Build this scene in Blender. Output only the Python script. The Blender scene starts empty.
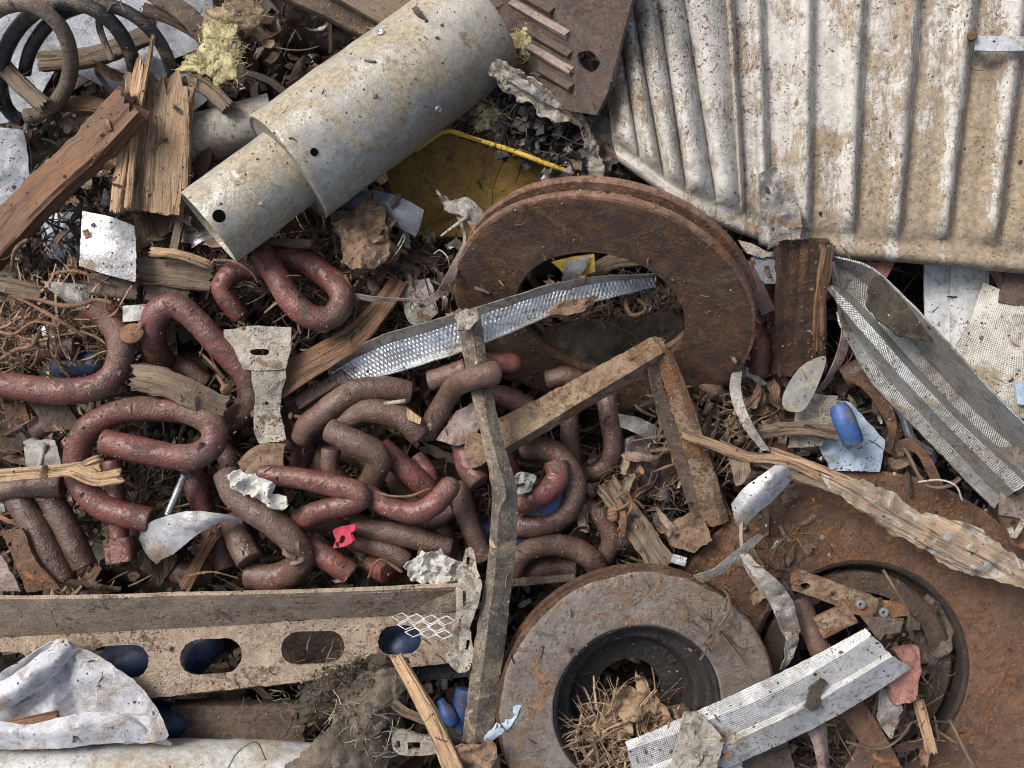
import bpy, bmesh, math, random
from mathutils import Vector, Matrix, noise, geometry
random.seed(7)
R = math.radians
scene = bpy.context.scene
COL = scene.collection
W = 1000.0
def P(x, y, z=0.0):
    """a point the lens sees at photo position x, y when it lies z millimetres above the middle of the heap"""
    s = (1.0 - z / 1000.0) / W
    return Vector(((x - 512) * s, (384 - y) * s, z / 1000.0))
def PP(l): return [P(*p) for p in l]
# ------------------------------------------------------------------ node helpers
class NT:
    def __init__(s, name):
        m = bpy.data.materials.new(name); m.use_nodes = True
        s.m = m; s.t = m.node_tree; s.t.nodes.clear()
        s.out = s.n('ShaderNodeOutputMaterial'); s.b = s.n('ShaderNodeBsdfPrincipled')
        s.l(s.b.outputs[0], s.out.inputs[0])
        tc = s.n('ShaderNodeTexCoord'); s.obj = tc.outputs['Object']; s.uv = tc.outputs['UV']
    def n(s, t, **k):
        q = s.t.nodes.new(t)
        for a, v in k.items(): setattr(q, a, v)
        return q
    def l(s, a, b): s.t.links.new(a, b)
    def inp(s, node, key, v):
        i = node.inputs[key]
        if hasattr(v, 'links') or isinstance(v, bpy.types.NodeSocket): s.l(v, i)
        else: i.default_value = v
    def noise(s, scale, detail=6, rough=.6, vec=None, dist=0.0, lac=2.0):
        q = s.n('ShaderNodeTexNoise'); s.l(vec or s.obj, q.inputs['Vector'])
        q.inputs['Scale'].default_value = scale; q.inputs['Detail'].default_value = detail
        q.inputs['Roughness'].default_value = rough; q.inputs['Distortion'].default_value = dist
        return q.outputs[0]
    def map(s, vec, scale=(1, 1, 1), rot=(0, 0, 0), loc=(0, 0, 0)):
        q = s.n('ShaderNodeMapping'); s.l(vec, q.inputs[0])
        q.inputs['Scale'].default_value = scale; q.inputs['Rotation'].default_value = rot; q.inputs['Location'].default_value = loc
        return q.outputs[0]
    def ramp(s, v, a, b, lo=0.0, hi=1.0):
        q = s.n('ShaderNodeMapRange'); q.interpolation_type = 'SMOOTHSTEP'
        s.inp(q, 0, v); q.inputs[1].default_value = a; q.inputs[2].default_value = b
        q.inputs[3].default_value = lo; q.inputs[4].default_value = hi
        return q.outputs[0]
    def math(s, op, a, b=0.0, c=0.0):
        q = s.n('ShaderNodeMath', operation=op); s.inp(q, 0, a); s.inp(q, 1, b)
        if op == 'MULTIPLY_ADD': s.inp(q, 2, c)
        return q.outputs[0]
    def mix(s, f, a, b, mode='MIX'):
        q = s.n('ShaderNodeMix', data_type='RGBA', blend_type=mode); s.inp(q, 0, f)
        for i, v in ((6, a), (7, b)):
            if isinstance(v, tuple): v = (*v[:3], 1)
            s.inp(q, i, v)
        return q.outputs[2]
    def bump(s, h, strength=.5, dist=.001, prev=None):
        q = s.n('ShaderNodeBump'); q.inputs['Strength'].default_value = strength; q.inputs['Distance'].default_value = dist
        s.inp(q, 'Height', h)
        if prev: s.l(prev, q.inputs['Normal'])
        return q.outputs[0]
    def voro(s, scale, vec=None, feature='F1', rnd=1.0):
        q = s.n('ShaderNodeTexVoronoi', feature=feature); s.l(vec or s.obj, q.inputs['Vector']); q.inputs['Scale'].default_value = scale
        q.inputs['Randomness'].default_value = rnd
        return q
def grunge(name, base, base2, rust=(.16, .075, .035), rust_amt=.3, dirt=(.17, .12, .075), dirt_amt=.3, specks=.3,
           metal=0.0, rough=.6, bump=.5, scale=1.0, pattern=None, mud=None, pit=.5, streak=0.0, speck_col=(.06, .035, .02), grime=.6, wet=0.0, pale_amt=.45):
    k = NT(name)
    big = k.noise(9 * scale, 8, .62, dist=.4); mid = k.noise(38 * scale, 8, .68); fine = k.noise(170 * scale, 6, .7); grit = k.noise(620 * scale, 3, .6)
    c = k.mix(k.ramp(mid, .35, .65), base, base2)
    c = k.mix(k.ramp(fine, .3, .75, 0, .45), c, tuple(x * .62 for x in base2))
    if streak:
        st = k.noise(30, 5, .6, vec=k.map(k.uv, (9, 1, 1)))
        c = k.mix(k.ramp(st, .45, .7, 0, streak), c, tuple(x * .5 for x in base2))
    stain = k.ramp(k.noise(52 * scale, 9, .74, vec=k.map(k.obj, loc=(9, 4, 6)), dist=1.6), .50, .64, 0, grime)
    c = k.mix(stain, c, tuple(x * .30 for x in base2))
    pale = k.ramp(k.noise(85 * scale, 7, .72, vec=k.map(k.obj, loc=(1, 7, 3)), dist=.8), .58, .70, 0, pale_amt)
    c = k.mix(pale, c, tuple(min(1, x * 1.5 + .01) for x in base))
    # rust
    rm = k.math('MULTIPLY_ADD', fine, .35, k.math('MULTIPLY', k.noise(22 * scale, 8, .7, vec=k.map(k.obj, loc=(3, 5, 1)), dist=.8), .8))
    th = .80 - .45 * rust_amt
    rmask = k.ramp(rm, th - .03, th + .05)
    rc = k.mix(k.ramp(grit, .35, .65), rust, tuple(x * .5 for x in rust))
    rc = k.mix(k.ramp(mid, .5, .72, 0, .6), rc, (min(1, rust[0] * 1.9), rust[1] * 1.75, rust[2] * 1.5))
    c = k.mix(rmask, c, rc)
    # dirt film
    dm = k.math('MULTIPLY_ADD', grit, .25, k.math('MULTIPLY', k.noise(14 * scale, 9, .72, vec=k.map(k.obj, loc=(7, 1, 4)), dist=1.1), .85))
    th = .80 - .45 * dirt_amt
    if mud is not None:
        dm = k.math('ADD', dm, mud(k))
    dmask = k.ramp(dm, th - .05, th + .10)
    dc = k.mix(k.ramp(fine, .35, .65), dirt, tuple(x * .6 for x in dirt))
    c = k.mix(dmask, c, dc)
    # specks
    sm = None
    if specks:
        sv = k.noise(330 * scale, 2, .5, vec=k.map(k.obj, loc=(2, 2, 9))); reg = k.ramp(big, .35, .65, -.05, .05)
        t = .74 - .16 * specks
        sm = k.ramp(k.math('ADD', sv, reg), t, t + .03)
        c = k.mix(sm, c, speck_col)
        sv2 = k.noise(120 * scale, 3, .5, vec=k.map(k.obj, loc=(5, 8, 2)))
        sm2 = k.ramp(k.math('ADD', sv2, reg), t + .02, t + .05)
        c = k.mix(sm2, c, tuple(x * 1.5 for x in speck_col))
    k.l(c, k.b.inputs['Base Color'])
    cov = k.math('MAXIMUM', rmask, dmask)
    if sm: cov = k.math('MAXIMUM', cov, sm)
    if metal: k.l(k.ramp(cov, 0, 1, metal, 0), k.b.inputs['Metallic'])
    rr = k.math('ADD', k.ramp(cov, 0, 1, rough, .85), k.ramp(fine, .2, .8, -.1, .1))
    if wet: rr = k.math('SUBTRACT', rr, k.ramp(k.noise(26, 6, .7, vec=k.map(k.obj, loc=(4, 2, 8))), .42, .62, 0, wet))
    k.l(rr, k.b.inputs['Roughness'])
    h = k.math('MULTIPLY_ADD', mid, 1.4, k.math('MULTIPLY_ADD', fine, .6 * pit * 2, k.math('MULTIPLY', grit, .25)))
    h = k.math('MULTIPLY_ADD', cov, .35, h)
    nb = k.bump(h, min(1, bump * 1.25), .0030)
    if pattern == 'diamond':
        v = k.map(k.uv, (1, 1, 1), (0, 0, R(45)))
        sp = k.n('ShaderNodeSeparateXYZ'); k.l(v, sp.inputs[0])
        a = k.math('SINE', k.math('MULTIPLY', sp.outputs[0], 2 * math.pi / .0031)); b = k.math('SINE', k.math('MULTIPLY', sp.outputs[1], 2 * math.pi / .0031))
        wr = k.math('MULTIPLY', k.ramp(cov, 0, 1, 1, .15), k.ramp(k.noise(32, 5, .6), .35, .6, .25, 1))
        nb = k.bump(k.math('MULTIPLY', wr, k.math('MULTIPLY', a, b)), .7, .0008, nb)
    if pattern == 'weave':
        sp = k.n('ShaderNodeSeparateXYZ'); k.l(k.uv, sp.inputs[0])
        row = k.math('SINE', k.math('MULTIPLY', sp.outputs[0], 2 * math.pi / .0095))
        a = k.math('SINE', k.math('MULTIPLY_ADD', sp.outputs[1], 2 * math.pi / .0042, k.math('MULTIPLY', k.math('SIGN', row), 1.4)))
        wr = k.math('MULTIPLY', k.ramp(cov, 0, 1, 1, .1), k.ramp(k.noise(32, 5, .6), .35, .6, .25, 1))
        nb = k.bump(k.math('MULTIPLY', wr, k.math('MULTIPLY', a, k.math('ABSOLUTE', row))), .8, .0009, nb)
    k.l(nb, k.b.inputs['Normal'])
    return k.m
def wood(name, light, dark, weather=.3, bump=.8, dirt_amt=.3, grain=1.0, dirt=(.10, .07, .045)):
    k = NT(name)
    v = k.map(k.uv, (1, .07, 1))
    g1 = k.noise(150 * grain, 8, .7, vec=v, dist=.3); g2 = k.noise(700 * grain, 4, .6, vec=v); big = k.noise(18, 7, .65)
    c = k.mix(k.ramp(g1, .32, .66), dark, light)
    c = k.mix(k.ramp(g2, .35, .6, .5, 0), c, tuple(x * .5 for x in dark))
    c = k.mix(k.ramp(big, .45, .7, 0, weather), c, (.2, .17, .135))
    fine = k.noise(90, 7, .7, vec=k.map(k.obj, loc=(3, 1, 2)), dist=.6)
    t = .75 - .4 * dirt_amt
    dm = k.ramp(fine, t - .04, t + .08)
    c = k.mix(dm, c, dirt)
    cr = k.noise(38 * grain, 6, .6, vec=k.map(k.uv, (1, .05, 1), loc=(3, 3, 0)), dist=.5)
    crack = k.math('SUBTRACT', 1.0, k.ramp(k.math('ABSOLUTE', k.math('SUBTRACT', cr, .5)), .002, .014))
    c = k.mix(k.math('MULTIPLY', crack, .5), c, tuple(x * .18 for x in dark))
    blot = k.ramp(k.noise(34, 9, .75, vec=k.map(k.obj, loc=(6, 6, 2)), dist=1.2), .50, .66, 0, .35)
    c = k.mix(blot, c, tuple(x * .5 for x in dark))
    k.l(c, k.b.inputs['Base Color']); k.l(k.ramp(g1, .3, .7, .5, .8), k.b.inputs['Roughness'])
    h = k.math('MULTIPLY_ADD', g1, 1.2, k.math('MULTIPLY_ADD', g2, .5, k.math('MULTIPLY', fine, .5)))
    h = k.math('SUBTRACT', h, k.math('MULTIPLY', crack, .8))
    k.l(k.bump(h, bump, .004), k.b.inputs['Normal'])
    return k.m
def tinted(name, rough=.62, bump=.5, metal=0.0, sat=1.0):
    """small litter: every fragment keeps its own colour"""
    k = NT(name)
    a = k.n('ShaderNodeAttribute', attribute_name='tint')
    f = k.noise(220, 5, .7); g = k.noise(900, 3, .6)
    c = k.mix(k.ramp(f, .3, .7), a.outputs['Color'], k.mix(1.0, a.outputs['Color'], (.52, .47, .42), 'MULTIPLY'))
    k.l(c, k.b.inputs['Base Color']); k.b.inputs['Roughness'].default_value = rough; k.b.inputs['Metallic'].default_value = metal
    k.l(k.bump(k.math('ADD', f, k.math('MULTIPLY', g, .4)), bump, .0015), k.b.inputs['Normal'])
    return k.m
# ------------------------------------------------------------------ mesh helpers
def nz(p, s, seed=0.0): return noise.noise(Vector((p[0] * s + seed * 13.7, p[1] * s + seed * 5.1, p[2] * s + seed * 9.3)))
def fr(p, s, seed=0.0, o=4): return noise.fractal(Vector((p[0] * s + seed * 13.7, p[1] * s + seed * 5.1, p[2] * s + seed * 9.3)), .9, 2.1, o)
def link(name, verts, faces, mat, uvs=None, parent=None, smooth=35, loc=None, edges=()):
    verts = [Vector(v) for v in verts]
    if loc is None:
        n = len(verts); c = Vector((0, 0, 0))
        for v in verts: c += v
        c /= n
    else: c = Vector(loc)
    me = bpy.data.meshes.new(name)
    me.from_pydata([v - c for v in verts], list(edges), faces)
    if uvs:
        ul = me.uv_layers.new(name='UVMap')
        for lp in me.loops: ul.data[lp.index].uv = uvs[lp.vertex_index]
    bm = bmesh.new(); bm.from_mesh(me)
    bmesh.ops.recalc_face_normals(bm, faces=bm.faces[:]); bm.to_mesh(me); bm.free()
    for p in me.polygons: p.use_smooth = True
    try: me.set_sharp_from_angle(angle=R(smooth))
    except Exception: pass
    if mat: me.materials.append(mat)
    o = bpy.data.objects.new(name, me); COL.objects.link(o)
    if parent is not None:
        o.parent = parent; pl = PWORLD.get(parent.name, Vector(parent.location))
        o.location = c - pl; PWORLD[o.name] = c
    else: o.location = c; PWORLD[o.name] = c
    return o
PWORLD = {}
def tag(o, label, cat, group=None, kind=None):
    o['label'] = label; o['category'] = cat
    if group: o['group'] = group
    o['kind'] = kind or 'thing'
    return o
def empty(name, loc, label, cat, group=None):
    o = bpy.data.objects.new(name, None); COL.objects.link(o); o.location = loc; o.empty_display_size = .02
    PWORLD[o.name] = Vector(loc)
    return tag(o, label, cat, group)
def cat_rom(pts, n):
    """resample a polyline smoothly into n stations"""
    if len(pts) == 2: return [pts[0].lerp(pts[1], i / (n - 1)) for i in range(n)]
    L = [0]
    for a, b in zip(pts, pts[1:]): L.append(L[-1] + (b - a).length)
    out = []
    for i in range(n):
        s = L[-1] * i / (n - 1); j = 0
        while j < len(pts) - 2 and s > L[j + 1]: j += 1
        t = (s - L[j]) / max(1e-9, L[j + 1] - L[j])
        p1, p2 = pts[j], pts[j + 1]; p0 = pts[j - 1] if j else p1 * 2 - p2; p3 = pts[j + 2] if j + 2 < len(pts) else p2 * 2 - p1
        out.append(.5 * ((2 * p1) + (p2 - p0) * t + (2 * p0 - 5 * p1 + 4 * p2 - p3) * t * t + (3 * p1 - p0 - 3 * p2 + p3) * t ** 3))
    return out
def lin(pts, n):
    L = [0]
    for a, b in zip(pts, pts[1:]): L.append(L[-1] + (b - a).length)
    out = []
    for i in range(n):
        s = L[-1] * i / (n - 1); j = 0
        while j < len(pts) - 2 and s > L[j + 1]: j += 1
        out.append(pts[j].lerp(pts[j + 1], (s - L[j]) / max(1e-9, L[j + 1] - L[j])))
    return out
def plen(pts): return sum((b - a).length for a, b in zip(pts, pts[1:]))
def tube_mesh(pts, r, seg=16, step=.004, amp=.0005, seed=1.0, ends='cut', cross=None, smooth=True):
    """tapering tube; r is a number or a list of radii in mm; returns verts, faces, uvs"""
    n = max(4, int(plen(pts) / step) + 1)
    c = cat_rom(pts, n) if smooth else lin(pts, n)
    rs = r if isinstance(r, (list, tuple)) else [r, r]
    def rad(t):
        f = t * (len(rs) - 1); i = min(int(f), len(rs) - 2); return (rs[i] + (rs[i + 1] - rs[i]) * (f - i)) / 1000
    st = [(c[i], rad(i / (n - 1))) for i in range(n)]
    def endcap(p, d, rr):
        if ends == 'round': return [(p + d * rr * math.sin(a), rr * math.cos(a)) for a in (R(20), R(40), R(60), R(76))]
        return [(p + d * rr * .07, rr * .97), (p + d * rr * .13, rr * .88)]
    d0 = (c[0] - c[1]).normalized(); d1 = (c[-1] - c[-2]).normalized()
    st = list(reversed(endcap(c[0], d0, st[0][1]))) + st + endcap(c[-1], d1, st[-1][1])
    V, F, U = [], [], []
    t = (c[1] - c[0]).normalized(); up = Vector((0, 0, 1)); a = t.cross(up)
    if a.length < .01: a = t.cross(Vector((0, 1, 0)))
    a.normalize(); s = 0
    for i, (p, rr) in enumerate(st):
        q0 = st[max(0, i - 1)][0]; q1 = st[min(len(st) - 1, i + 1)][0]
        tt = (q1 - q0).normalized()
        a = (a - tt * a.dot(tt)).normalized(); b = tt.cross(a)
        if i: s += (p - st[i - 1][0]).length
        for j in range(seg):
            an = 2 * math.pi * j / seg
            d = a * math.cos(an) + b * math.sin(an)
            q = p + d * rr
            if amp: q = q + d * amp * (1.3 * nz(q, 22, seed + 2) + .8 * fr(q, 45, seed) + .4 * nz(q, 220, seed))
            V.append(q); U.append((j / seg * rr * 6.28, s))
        if i:
            for j in range(seg):
                k = (j + 1) % seg; o = (i - 1) * seg
                F.append((o + j, o + k, o + seg + k, o + seg + j))
    for base, p in ((0, st[0][0]), ((len(st) - 1) * seg, st[-1][0])):
        V.append(p); U.append((0, 0)); ci = len(V) - 1
        for j in range(seg): F.append((base + j, base + (j + 1) % seg, ci))
    return V, F, U
def tube(name, pts, r, mat, parent=None, **k):
    V, F, U = tube_mesh(PP(pts) if not isinstance(pts[0], Vector) else pts, r, **k)
    return link(name, V, F, mat, U, parent)
def thicken(V, F, U, th):
    """give a sheet its real thickness with closed edges"""
    bm = bmesh.new(); vs = [bm.verts.new(v) for v in V]
    for f in F:
        try: bm.faces.new([vs[i] for i in f])
        except ValueError: pass
    bm.normal_update(); bm.verts.ensure_lookup_table()
    bmesh.ops.recalc_face_normals(bm, faces=bm.faces[:]); bm.normal_update()
    n = len(V); tot = sum(f.normal.z * f.calc_area() for f in bm.faces); sg = -1 if tot > 0 else 1
    V2 = list(V) + [V[i] + bm.verts[i].normal * th * sg for i in range(n)]
    F2 = list(F) + [tuple(reversed([i + n for i in f])) for f in F]
    for e in bm.edges:
        if len(e.link_faces) == 1:
            a, b = e.verts[0].index, e.verts[1].index; F2.append((a, b, b + n, a + n))
    bm.free()
    return V2, F2, list(U) + list(U)
def patch(name, rows, mat, th=1.0, nu=24, nv=24, crease=False, amp=0.0, ns=20, rag=0.0, parent=None, seed=1.0, smooth=38, straight=False):
    """sheet through rows of traced points; crease keeps folds between rows sharp; rag (mm) tears the edges"""
    rows = [PP(r) if not isinstance(r[0], Vector) else r for r in rows]
    rs = [(lin if straight else cat_rom)(r, nu) for r in rows]
    cols = [[r[i] for r in rs] for i in range(nu)]
    if crease:
        per = max(2, nv // (len(rows) - 1)); nc = []
        for c in cols:
            q = []
            for a, b in zip(c, c[1:]): q += [a.lerp(b, k / per) for k in range(per)]
            nc.append(q + [c[-1]])
        cols = nc
    else: cols = [cat_rom(c, nv) for c in cols]
    nv = len(cols[0]); V, U = [], []
    ul = 0
    for i in range(nu):
        if i: ul += (cols[i][nv // 2] - cols[i - 1][nv // 2]).length
        vl = 0
        for j in range(nv):
            if j: vl += (cols[i][j] - cols[i][j - 1]).length
            p = cols[i][j].copy()
            if amp: p.z += amp / 1000 * fr(p, ns, seed); p.x += amp / 2600 * fr(p, ns, seed + 3); p.y += amp / 2600 * fr(p, ns, seed + 6)
            if rag and i in (0, nu - 1):
                d = (cols[i][j] - cols[1 if i == 0 else nu - 2][j]).normalized(); p += d * rag / 1000 * fr(p, 160, seed + 2)
            if rag and j in (0, nv - 1):
                d = (cols[i][j] - cols[i][1 if j == 0 else nv - 2]).normalized(); p += d * rag / 2500 * fr(p, 120, seed + 4)
            V.append(p); U.append((vl, ul))
    F = [(i * nv + j, i * nv + j + 1, (i + 1) * nv + j + 1, (i + 1) * nv + j) for i in range(nu - 1) for j in range(nv - 1)]
    V, F, U = thicken(V, F, U, th / 1000)
    return link(name, V, F, mat, U, parent, smooth=smooth)
def smooth_poly(pts, k=4):
    n = len(pts); out = []
    for i in range(n):
        p0, p1, p2, p3 = [Vector((*pts[(i + d) % n][:2], 0)) for d in (-1, 0, 1, 2)]
        for s in range(k):
            t = s / k
            q = .5 * ((2 * p1) + (p2 - p0) * t + (2 * p0 - 5 * p1 + 4 * p2 - p3) * t * t + (3 * p1 - p0 - 3 * p2 + p3) * t ** 3)
            out.append((q.x, q.y))
    return out
def dens(pts, step, rag=0.0, seed=1.0):
    out = []; n = len(pts)
    for i in range(n):
        a = Vector(pts[i][:2]); b = Vector(pts[(i + 1) % n][:2]); m = max(1, int((b - a).length / step)); nn = (b - a).orthogonal()
        if nn.length > 0: nn.normalize()
        for j in range(m):
            q = a.lerp(b, j / m)
            if rag: q = q + nn * rag * fr((q.x, q.y, 0), .12, seed)
            out.append((q.x, q.y))
    return out
def inside(p, poly):
    c = False; n = len(poly); x, y = p
    for i in range(n):
        x1, y1 = poly[i]; x2, y2 = poly[i - 1]
        if (y1 > y) != (y2 > y) and x < (x2 - x1) * (y - y1) / (y2 - y1) + x1: c = not c
    return c
def plate(name, outline, z, mat, th=2.0, ridge=1.0, holes=(), step=5, rag=0.0, amp=0.0, ns=25, parent=None, grain=0.0, seed=1.0, smooth=35, fold=None):
    """a cut or torn sheet: outline traced in the photo, z a height in mm or a function of x, y"""
    zf = z if callable(z) else (lambda x, y: z)
    out = dens(outline, step, rag, seed); hs = [dens(h, step * .7, rag * .4, seed + 1) for h in holes]
    pts = list(out); edges = [(i, (i + 1) % len(out)) for i in range(len(out))]
    for h in hs:
        b = len(pts); pts += h; edges += [(b + i, b + (i + 1) % len(h)) for i in range(len(h))]
    xs = [p[0] for p in out]; ys = [p[1] for p in out]; y = min(ys)
    k = 0
    while y < max(ys):
        x = min(xs) + (step / 2 if k % 2 else 0)
        while x < max(xs):
            if inside((x, y), out) and not any(inside((x, y), h) for h in hs): pts.append((x + random.uniform(-.2, .2) * step, y + random.uniform(-.2, .2) * step))
            x += step
        y += step * .87; k += 1
    vs, es, fs, _, _, _ = geometry.delaunay_2d_cdt([Vector(p) for p in pts], edges, [], 1, 1e-4)
    fs2 = []
    for f in fs:
        cx = sum(vs[i].x for i in f) / len(f); cy = sum(vs[i].y for i in f) / len(f)
        if inside((cx, cy), out) and not any(inside((cx, cy), h) for h in hs): fs2.append(tuple(f))
    used = sorted({i for f in fs2 for i in f}); mp = {o: i for i, o in enumerate(used)}
    V, U = [], []; ca, sa = math.cos(R(grain)), math.sin(R(grain))
    for i in used:
        x, y = vs[i]; p = P(x, y, zf(x, y))
        if amp: p.z += amp / 1000 * (.6 * fr(p, ns, seed) + ridge * .9 * (.5 - 1.4 * abs(nz(p, ns * .8, seed + 4))) + ridge * .5 * (.4 - abs(nz(p, ns * 2.1, seed + 8))))
        V.append(p); U.append(((x * ca - y * sa) / 1000, (x * sa + y * ca) / 1000))
    F = [tuple(mp[i] for i in f) for f in fs2]
    V, F, U = thicken(V, F, U, th / 1000)
    return link(name, V, F, mat, U, parent, smooth=smooth)
def board(name, pts, w, h, mat, rag=(8, 8), amp=1.0, roll=0.0, seed=1.0, parent=None, taper=(1, 1), nper=10, step=.005, curve=True):
    """timber or bar of rectangular section w x h mm along pts, its ends broken by rag mm"""
    c0 = PP(pts) if not isinstance(pts[0], Vector) else pts
    n = max(8, int(plen(c0) / step)); c = cat_rom(c0, n) if curve else lin(c0, n); L = plen(c)
    per = []
    for a, b, m in (((-1, -1), (1, -1), nper), ((1, -1), (1, 1), max(2, int(nper * h / w) + 1)), ((1, 1), (-1, 1), nper), ((-1, 1), (-1, -1), max(2, int(nper * h / w) + 1))):
        for i in range(m): t = i / m; per.append((a[0] + (b[0] - a[0]) * t, a[1] + (b[1] - a[1]) * t))
    m = len(per)
    e0 = [rag[0] / 1000 * (nz((x * 3, y * 2.5, seed), 1.6, seed) + .6 * nz((x * 9, y * 8, seed), 2, seed)) for x, y in per]
    e1 = [rag[1] / 1000 * (nz((x * 3, y * 2.5, seed), 1.6, seed + 5) + .6 * nz((x * 9, y * 8, seed), 2, seed + 5)) for x, y in per]
    V, F, U = [], [], []
    def at(s):
        f = max(0, min(1, s / L)) * (n - 1); i = min(int(f), n - 2); t = f - i
        p = c[i].lerp(c[i + 1], t); d = (c[i + 1] - c[i]).normalized()
        if s < 0: p = p + d * s
        if s > L: p = p + d * (s - L)
        return p, d
    ang = R(roll)
    for i in range(n):
        t = i / (n - 1); tp = taper[0] + (taper[1] - taper[0]) * t
        for j, (x, y) in enumerate(per):
            s = -e0[j] * (1 - t) + t * e1[j] + t * L
            p, d = at(s)
            a = d.cross(Vector((0, 0, 1))).normalized(); b = a.cross(d)
            a, b = a * math.cos(ang) + b * math.sin(ang), b * math.cos(ang) - a * math.sin(ang)
            cr = .93 if abs(x) > .99 and abs(y) > .99 else 1
            g = amp / 1000 * (fr((x * .8 * w / 20, y, s * 6), 1.6, seed) * .7 + .35 * nz(p, 90, seed) + .25 * nz(p, 260, seed))
            q = p + a * (x * w / 2000 * tp * cr + g * x) + b * (y * h / 2000 * tp * cr + g * (1 if y > 0 else -1))
            V.append(q); U.append((j * (w + h) * 2 / m / 1000, s))
        if i:
            o = (i - 1) * m
            for j in range(m): k = (j + 1) % m; F.append((o + j, o + k, o + m + k, o + m + j))
    for base in (0, (n - 1) * m):
        cc = sum((V[base + j] for j in range(m)), Vector()) / m; V.append(cc); U.append((0, U[base][1])); ci = len(V) - 1
        for j in range(m): F.append((base + j, base + (j + 1) % m, ci))
    return link(name, V, F, mat, U, parent)
def lathe(name, prof, M, mat, seg=96, parent=None, amp=0.0, closed=True, seed=1.0, smooth=30):
    """closed profile [(r, h) mm] spun about the local z axis of matrix M"""
    V, U = [], []; n = len(prof)
    for j in range(seg):
        a = 2 * math.pi * j / seg
        for i, (r, h) in enumerate(prof):
            v = Vector((r * math.cos(a), r * math.sin(a), h)) / 1000
            if amp:
                k = amp / 1000 * fr(v, 30, seed); v = v + Vector((math.cos(a) * k, math.sin(a) * k, k * .5))
            V.append(M @ v); U.append((r / 1000, a * r / 1000))
    F = []
    for j in range(seg):
        for i in range(n if closed else n - 1):
            k = (i + 1) % n; o = j * n; q = ((j + 1) % seg) * n
            F.append((o + i, o + k, q + k, q + i))
    return link(name, V, F, mat, U, parent, smooth=smooth)
def densep(prof, s=6):
    out = []
    for a, b in zip(prof, prof[1:] + prof[:1]):
        m = max(1, int(math.hypot(b[0] - a[0], b[1] - a[1]) / s))
        for i in range(m): out.append((a[0] + (b[0] - a[0]) * i / m, a[1] + (b[1] - a[1]) * i / m))
    return out
def frame_at(center, nrm):
    z = Vector(nrm).normalized(); x = Vector((1, 0, 0)) - z * z.x; x.normalize(); y = z.cross(x)
    return Matrix(((x.x, y.x, z.x, center.x), (x.y, y.y, z.y, center.y), (x.z, y.z, z.z, center.z), (0, 0, 0, 1)))
# ------------------------------------------------------------------ loose litter
class Litter:
    def __init__(s): s.V = []; s.F = []; s.C = []
    def add(s, V, F, col):
        b = len(s.V); s.V += V; s.F += [tuple(i + b for i in f) for f in F]; s.C += [col] * len(V)
    def build(s, name, mat, label, cat, smooth=True):
        me = bpy.data.meshes.new(name); me.from_pydata(s.V, [], s.F)
        ca = me.color_attributes.new('tint', 'FLOAT_COLOR', 'POINT')
        ca.data.foreach_set('color', [x for c in s.C for x in (*c, 1)])
        if smooth:
            me.polygons.foreach_set('use_smooth', [True] * len(me.polygons))
            me.set_sharp_from_angle(angle=R(40))
        me.materials.append(mat); o = bpy.data.objects.new(name, me); COL.objects.link(o)
        return tag(o, label, cat, kind='stuff')
def vary(col, k=.3):
    f = 1 + random.uniform(-k, k) * 1.3; return tuple(max(.003, c * f * (1 + random.uniform(-.08, .08))) for c in col)
def rdir(flat=.35):
    a = random.uniform(0, 2 * math.pi); return Vector((math.cos(a), math.sin(a), random.uniform(-flat, flat))).normalized()
def splinter(L, p, ln, w, col, d=None):
    d = d or rdir(.4); a = d.cross(Vector((0, 0, 1))).normalized(); b = a.cross(d); an = random.uniform(0, 3)
    a, b = a * math.cos(an) + b * math.sin(an), b * math.cos(an) - a * math.sin(an)
    bend = rdir(.5) * ln * .12; n = 5; h = w * random.uniform(.25, .8); V = []; F = []
    for i in range(n):
        t = i / (n - 1) - .5; wd = w * (1 - (abs(t) * 1.6) ** 2 * random.uniform(.4, 1)) * random.uniform(.8, 1.1) / 2
        wd = max(wd, w * .05); q = p + d * ln * t + bend * (t * t * 4 - .5)
        V += [q + a * wd, q + b * h / 2 * random.uniform(.6, 1.2), q - a * wd * random.uniform(.7, 1.1), q - b * h / 2]
        if i: o = (i - 1) * 4; F += [(o + j, o + (j + 1) % 4, o + 4 + (j + 1) % 4, o + 4 + j) for j in range(4)]
    F += [(0, 1, 2, 3), (4 * n - 1, 4 * n - 2, 4 * n - 3, 4 * n - 4)]
    L.add(V, F, col)
def chip(L, p, s, col, th=.0012, tilt=.7):
    k = random.choice((4, 4, 5, 6)); nrm = Vector((random.gauss(0, tilt), random.gauss(0, tilt), 1)).normalized()
    a = nrm.orthogonal().normalized(); b = nrm.cross(a); V = []; st = random.uniform(.4, 1)
    a0 = random.uniform(0, 6.28); curl = random.uniform(-.4, .4) / s
    for j in range(k):
        an = a0 + 2 * math.pi * (j + random.uniform(-.25, .25)) / k; r = s * random.uniform(.6, 1.1)
        x, y = r * math.cos(an), r * math.sin(an) * st; V.append(p + a * x + b * y + nrm * curl * x * x)
    V2 = [v - nrm * th for v in V]
    c = p; ct = p + nrm * .0002
    F = [tuple(range(k)), tuple(range(2 * k - 1, k - 1, -1))] + [(j, (j + 1) % k, k + (j + 1) % k, k + j) for j in range(k)]
    L.add(V + V2, F, col)
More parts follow.
